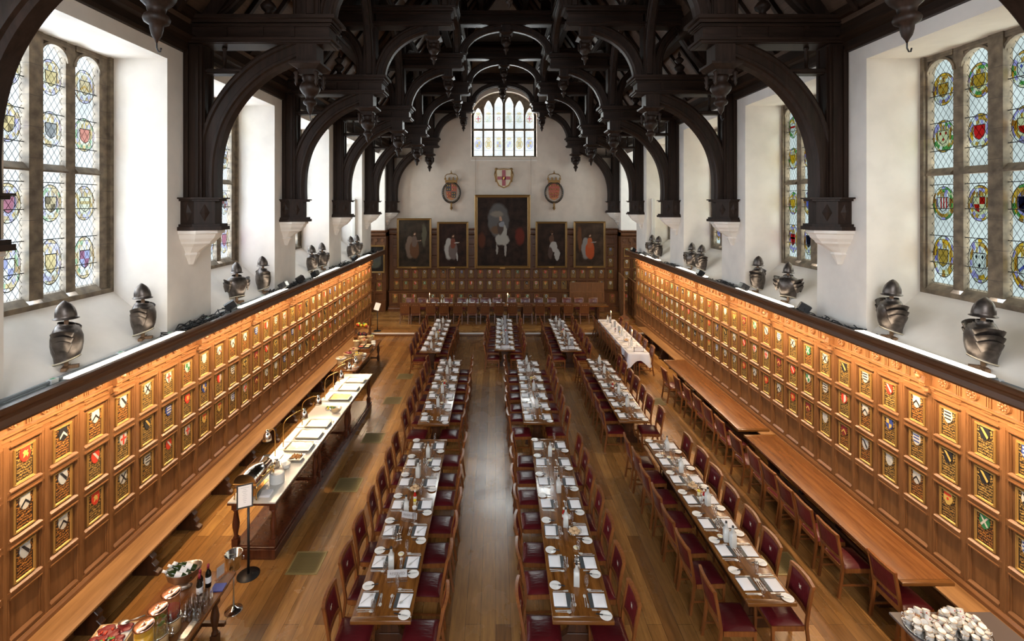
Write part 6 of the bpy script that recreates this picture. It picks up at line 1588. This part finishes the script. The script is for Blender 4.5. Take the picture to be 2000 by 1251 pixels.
for i, (y, liq, nm, z1) in enumerate([(5.92, 'cordial', 'dark red cordial', .30), (5.69, 'water', 'cucumber water', .35), (5.46, 'juice', 'orange juice', .34)]):
    t = thing('drinks_dispenser', 'glass drinks dispenser of %s with copper lid and wooden base' % nm, 'drinks dispenser', (-3.97, y, .761), 0, 'drinks dispensers')
    put('wooden_base', MB().lathe([(.105, 0), (.105, .15), (.10, .155)], 26), ['lwood'], t); put('metal_ring', MB().lathe([(.108, .155), (.108, .175), (.10, .175)], 26), ['steel'], t)
    put('glass_cylinder', MB().lathe([(.098, .175), (.098, .455)], 28, caps=False), ['glass'], t); put('drink', MB().lathe([(.094, .176), (.094, .18 + z1 * .6 * (.5 if i == 0 else 1))], 24), [liq], t)
    lid = put('lid', MB().lathe([(.106, .45), (.106, .465), (.09, .475), (.02, .468), (.001, .468)], 28), ['copper'], t); put('lid_knob', MB().lathe([(.008, .468), (.014, .49), (.008, .50)], 10), ['steel'], lid)
    put('tap', MB().tube([(.10, 0, .17), (.19, 0, .165)], .010, 8).tube([(.17, 0, .12), (.17, 0, .22)], .008, 8).ball((.17, 0, .225), .012), ['steel'], t)
    if i == 1:
        mb = MB()
        for q in range(7): mb.ball((.055 * math.cos(q), .055 * math.sin(q * 1.7), .30 + .02 * (q % 3)), .028, 0, 8, 4, 1, 1, .25)
        put('cucumber_slices', mb, ['leaf'], t)
mb = MB().box(-.04, .04, -.14, .14, 0, .012)
for q in range(13): mb.box(-.034, .034, -.132 + q * .021, -.122 + q * .021, .012, .014)
for i, y in enumerate((5.93, 5.64)): tag(put('drip_tray', mb.mesh('drip_tray', mats('steelb')), None, None, (-3.755, y, .761), 0), 'steel drip tray under the dispenser taps, %s one' % ('farther' if i == 0 else 'nearer'), 'drip tray')
P_tum = MB().lathe([(.026, 0), (.028, .004), (.031, .135), (.0295, .135), (.025, .006), (.001, .006)], 14, caps=False).mesh('tumbler', mats('glass'))
k = 0
for r_ in range(6):
    for c in range(5):
        x = -3.955 + c * .062 + (r_ % 2) * .02; y = 6.04 + r_ * .064
        if x > -3.70 or (r_ > 4 and c < 2) or (c == 0 and r_ < 1): continue
        tag(put('tumbler', P_tum, None, None, (x, y, .761)), 'clear tumbler in the block of glasses on drinks table, %s row, %s across' % (ORD[r_], ORD[c]), 'glass', 'tumblers on the drinks table'); k += 1
for i, (x, y) in enumerate([(-4.16, 5.42), (-4.22, 5.47), (-4.15, 5.5), (-4.21, 5.56)]): tag(put('tumbler', P_tum, None, None, (x, y, .761)), 'clear tumbler left of the orange juice dispenser, %s one' % ORD[i], 'glass', 'tumblers on the drinks table')
t = thing('cutlery_jar', 'jar of dark-handled tools behind the juice dispenser', 'jar', (-4.12, 5.62, .761)); put('jar_body', MB().lathe([(.035, 0), (.04, .10), (.036, .10), (.001, .01)], 14), ['bluebk'], t); put('handles', MB().tube([(0, 0, .02), (-.05, .02, .19)], .007, 6).tube([(.01, 0, .02), (-.02, .04, .20)], .007, 6), ['black'], t)
t = thing('meat_platter', 'white slab of sliced red meat with basil on a wooden riser box', 'platter', (-4.50, 5.55, .761), R(8))
put('riser_box', MB().box(-.22, .22, -.32, .32, 0, .14), ['lwood'], t, bevel=.004, seg=1); pl = put('slab', MB().box(-.17, .20, -.28, .28, .141, .155), ['white'], t, bevel=.004, seg=1)
mb = MB(); r = random.Random(5)
for q in range(70): 
    x, y = r.uniform(-.15, .15), r.uniform(-.25, .25); mb.ball((x, y, .160 + r.random() * .012), .055, 0, 9, 4, 1, r.uniform(.5, 1), .10)
put('sliced_meat', mb, ['meat'], pl); mb = MB()
for q in range(12): mb.ball((r.uniform(-.10, .12), r.uniform(-.2, .22), .185), .024, 0, 6, 4, 1.4, .8, .3)
put('basil', mb, ['leaf'], pl); mb = MB()
for q in range(14): mb.ball((r.uniform(-.12, .12), r.uniform(-.22, .22), .182), .014, 0, 6, 4)
put('tomato', mb, ['tomato'], pl)
put('serving_spoon', MB().ball((.08, .24, .20), .05, 0, 12, 6, 1.3, .8, .35).tube([(.13, .25, .20), (.28, .30, .21)], .008, 6), ['steelb'], t)

# ------------------------------------------------------------------ cold buffet at the far left
turned_table('buffet_table', 'oak table of cold dishes beyond the serving tables', -5.14, -4.36, 15.1, 18.47)
ZB = .761
def riser(x, y, r_, h, lab, food, topm='lwood', white=False):
    t = thing('food_riser', lab, 'food stand', (x, y, ZB))
    put('wooden_drum', MB().lathe([(r_ * .72, 0), (r_ * .72, h)], 18), ['lwood'], t); put('board', MB().lathe([(r_, h), (r_, h + .015), (.001, h + .015)], 24), ['white' if white else 'lwood'], t)
    mb = MB(); rr = random.Random(int(x * 100))
    for q in range(22): a = rr.uniform(0, 2 * PI); d = rr.uniform(0, r_ * .8); mb.ball((d * math.cos(a), d * math.sin(a), h + .025), .03, q % len(food), 6, 4, 1, 1, .6)
    put('food', mb, list(food), t)
riser(-4.95, 15.5, .17, .26, 'tall drum board with a cheese wedge on a white plate, buffet table', ('foodw',), white=True)
riser(-4.88, 16.05, .17, .24, 'drum board of dark red beetroot slices on the buffet table', ('redt', 'meat'))
riser(-4.58, 16.1, .19, .20, 'drum board of yellow slices with dark olives on the buffet table', ('yellow', 'cream', 'black'))
riser(-4.92, 16.85, .17, .14, 'drum board of pale pastries dotted dark on the buffet table', ('bread', 'foodw', 'redt'))
riser(-5.0, 17.4, .13, .26, 'tall drum with a black dish of dip on the buffet table', ('cream',))
riser(-4.82, 17.75, .14, .20, 'drum with a bowl of red pepper salad on the buffet table', ('tomato', 'foodw'))
riser(-5.0, 18.1, .14, .22, 'drum with a black dish of pale mash near the far end of the buffet', ('cream', 'foodw'))
riser(-4.72, 18.25, .15, .20, 'drum of green leaf salad at the far end of the buffet', ('leaf', 'foodw'))
t = thing('condiment_crate', 'wooden crate of black square dishes on the buffet table', 'crate', (-4.62, 17.1, ZB))
put('crate_box', MB().box(-.22, .22, -.20, .30, 0, .14), ['tablel'], t, bevel=.006, seg=1)
for q, (xx, yy, f_) in enumerate([(-.11, -.1, 'tomato'), (.10, -.1, 'cream'), (-.11, .12, 'foodw'), (.10, .12, 'cream')]):
    d_ = put('dish', MB().box(xx - .085, xx + .085, yy - .085, yy + .085, .141, .19), ['bl'], t); put('filling', MB().box(xx - .07, xx + .07, yy - .07, yy + .07, .19, .197), [f_], d_)
for i, (x, y, n_) in enumerate([(-4.47, 17.7, 4), (-4.55, 18.0, 4), (-4.50, 16.55, 3), (-4.66, 16.62, 3), (-4.80, 16.60, 2)]):
    for q in range(n_): tag(put('white_bowl', P_bowl, None, None, (x, y, ZB + .017 * q)), 'white bowl in the %s stack from the right on the buffet, %s from bottom' % (ORD[i], ORD[q]), 'bowl', 'stacked white bowls')
for i, (x, y) in enumerate([(-4.55, 15.75), (-4.72, 15.35), (-4.45, 15.4), (-4.5, 16.35)]):
    t = thing('small_plate', 'small white plate of food at the near end of the buffet, %s one' % ORD[i], 'plate', (x, y, ZB)); put('plate', MB().lathe([(.05, 0), (.10, .012), (.001, .006)], 16), ['white'], t); put('food', MB().ball((0, 0, .015), .05, 0, 8, 4, 1, 1, .4), ['food'], t)
t = thing('fruit_stand', 'tiered wooden stand of fresh fruit standing on the far end of left bench', 'fruit stand', (-5.30, 19.3, .466), R(-8))
mb = MB()
for xx in (-.30, .30): mb.prism([(-.16, 0), (.16, 0), (.05, .95), (-.02, .95)], 'x', xx - .012, xx + .012)
put('side_panel', mb, ['tablel'], t)
for q, (zz, yy, cs) in enumerate([(.25, -.12, ('redt', 'black')), (.60, -.06, ('yellow', 'leaf', 'tomato', 'yellow'))]):
    put('shelf', MB().cbox((0, yy, zz), (.60, .22, .02), rx=R(18)), ['tablel'], t); mb = MB(); rr = random.Random(q)
    for e in range(20): mb.ball((rr.uniform(-.25, .25), yy + rr.uniform(-.08, .08), zz + .06 + rr.random() * .05), .05, e % len(cs), 8, 5)
    put('fruit', mb, list(cs), t)
t = thing('notice_stand', 'black pole stand with a tilted white notice on the dais steps, far left', 'notice stand', (-5.40, 22.1, .15))
put('round_base', MB().lathe([(.17, 0), (.17, .012), (.05, .022), (.016, .03)], 24), ['black'], t); put('pole', MB().tube([(0, 0, .02), (0, 0, 1.0)], .018, 8), ['black'], t)
f = put('notice_sheet', MB().box(-.12, .12, -.004, .004, -.17, .17), ['paper'], t, (0, -.03, 1.12)); f.rotation_euler = (R(-25), R(14), 0)
# oak panelled screens at the right of the dais and behind the high table
def screen(lab, P, rz, w, h, cols, rows, feet=True):
    t = thing('panelled_screen', lab, 'screen', P, rz); mb = MB().box(0, w, -.015, .015, .08, h)
    fr_ = put('panel_board', mb, ['panelz'], t); mb = MB()
    for i in range(cols + 1): x = w * i / cols; mb.box(x - .035, x + .035, -.032, .032, .06, h)
    for j in range(rows + 1): z = .06 + (h - .06) * j / rows; mb.box(-.035, w + .035, -.035, .035, z - .035, z + .035)
    put('lattice_frame', mb, ['panely'], t)
    if feet:
        for x in (0, w): put('foot', MB().prism([(-.30, 0), (.30, 0), (.22, .10), (.06, .22), (.04, .5), (-.04, .5), (-.06, .22), (-.22, .10)], 'x', x - .03, x + .03), ['tablel'], t)
screen('oak panelled screen standing edge-on beside the right end of the dais table', (6.47, 24.35, .15), R(83), 1.9, 2.05, 4, 3)
screen('second oak panelled screen, nearest the end of the right wall panelling', (6.93, 23.6, .15), R(86), 2.3, 1.85, 4, 4)
screen('plain oak panelled screen behind the right end of the dais table', (4.0, 25.95, .15), 0, 1.78, 1.55, 6, 3, False)
# ------------------------------------------------------------------ coffee cups in the near right corner
t = thing('side_table', 'grey-topped table of coffee cups in the near right corner', 'table', (5.02, 4.6, 0))
put('tabletop', MB().box(0, 1.3, 0, 1.58, .735, .765), ['gtop'], t, bevel=.006)
for xx in (.12, 1.18):
    for yy in (.1, 1.46): put('leg', MB().box(xx - .035, xx + .035, yy - .035, yy + .035, 0, .735), ['chair'], t)
put('apron', MB().box(.10, 1.2, 1.44, 1.46, .60, .735).box(.10, .12, .1, 1.46, .60, .735), ['chair'], t)
cup = thing('coffee_cup', 'coffee cup', 'cup')
put('cup_body', MB().lathe([(.022, 0), (.024, .003), (.036, .02), (.041, .062), (.0425, .064), (.039, .062), (.033, .02), (.001, .010)], 18), ['white'], cup)
put('cup_handle', MB().tube([(.038, 0, .052), (.060, 0, .054), (.064, 0, .035), (.055, 0, .018), (.034, 0, .018)], .0045, 6), ['white'], cup); put('red_badge', MB().box(-.0425, -.0405, -.006, .006, .034, .046), ['red'], cup); put('gold_rim', MB().lathe([(.0428, .0622), (.0428, .0648), (.040, .0648)], 18, caps=False), ['gilt'], cup)
r = random.Random(9)
for q, (cx, cy) in enumerate([(5.30, 5.92), (5.74, 5.93)]):
    side = ('left', 'right')[q]
    t = thing('cup_platter', 'round steel platter under the %s heap of cups' % side, 'platter', (cx, cy, .766)); put('platter', MB().lathe([(.20, 0), (.255, .016), (.26, .020), (.25, .018), (.001, .006)], 32), ['steel'], t)
    k = 0
    for ring, (rad, n_, z) in enumerate([(.195, 11, .008), (.105, 6, .008), (.0, 1, .008), (.150, 8, .064), (.055, 3, .064)]):
        for i in range(n_):
            a = 2 * PI * i / n_ + ring * .3 + r.uniform(-.1, .1)
            o = place(cup, (cx + rad * math.cos(a), cy + rad * math.sin(a), .766 + z + .004), a + r.uniform(-1, 1), 'white gold-rimmed cup, %s heap, %s layer, %s round from the right' % (side, ('bottom', 'middle', 'top')[0 if ring < 3 else (1 if ring < 5 else 2)], ORD[k % 30]), 'heaped coffee cups'); k += 1
            if ring >= 3: o.rotation_euler = (r.uniform(-.4, .4) * (ring - 2) * .7, r.uniform(.15, .5) * (ring - 2) * .9, a)
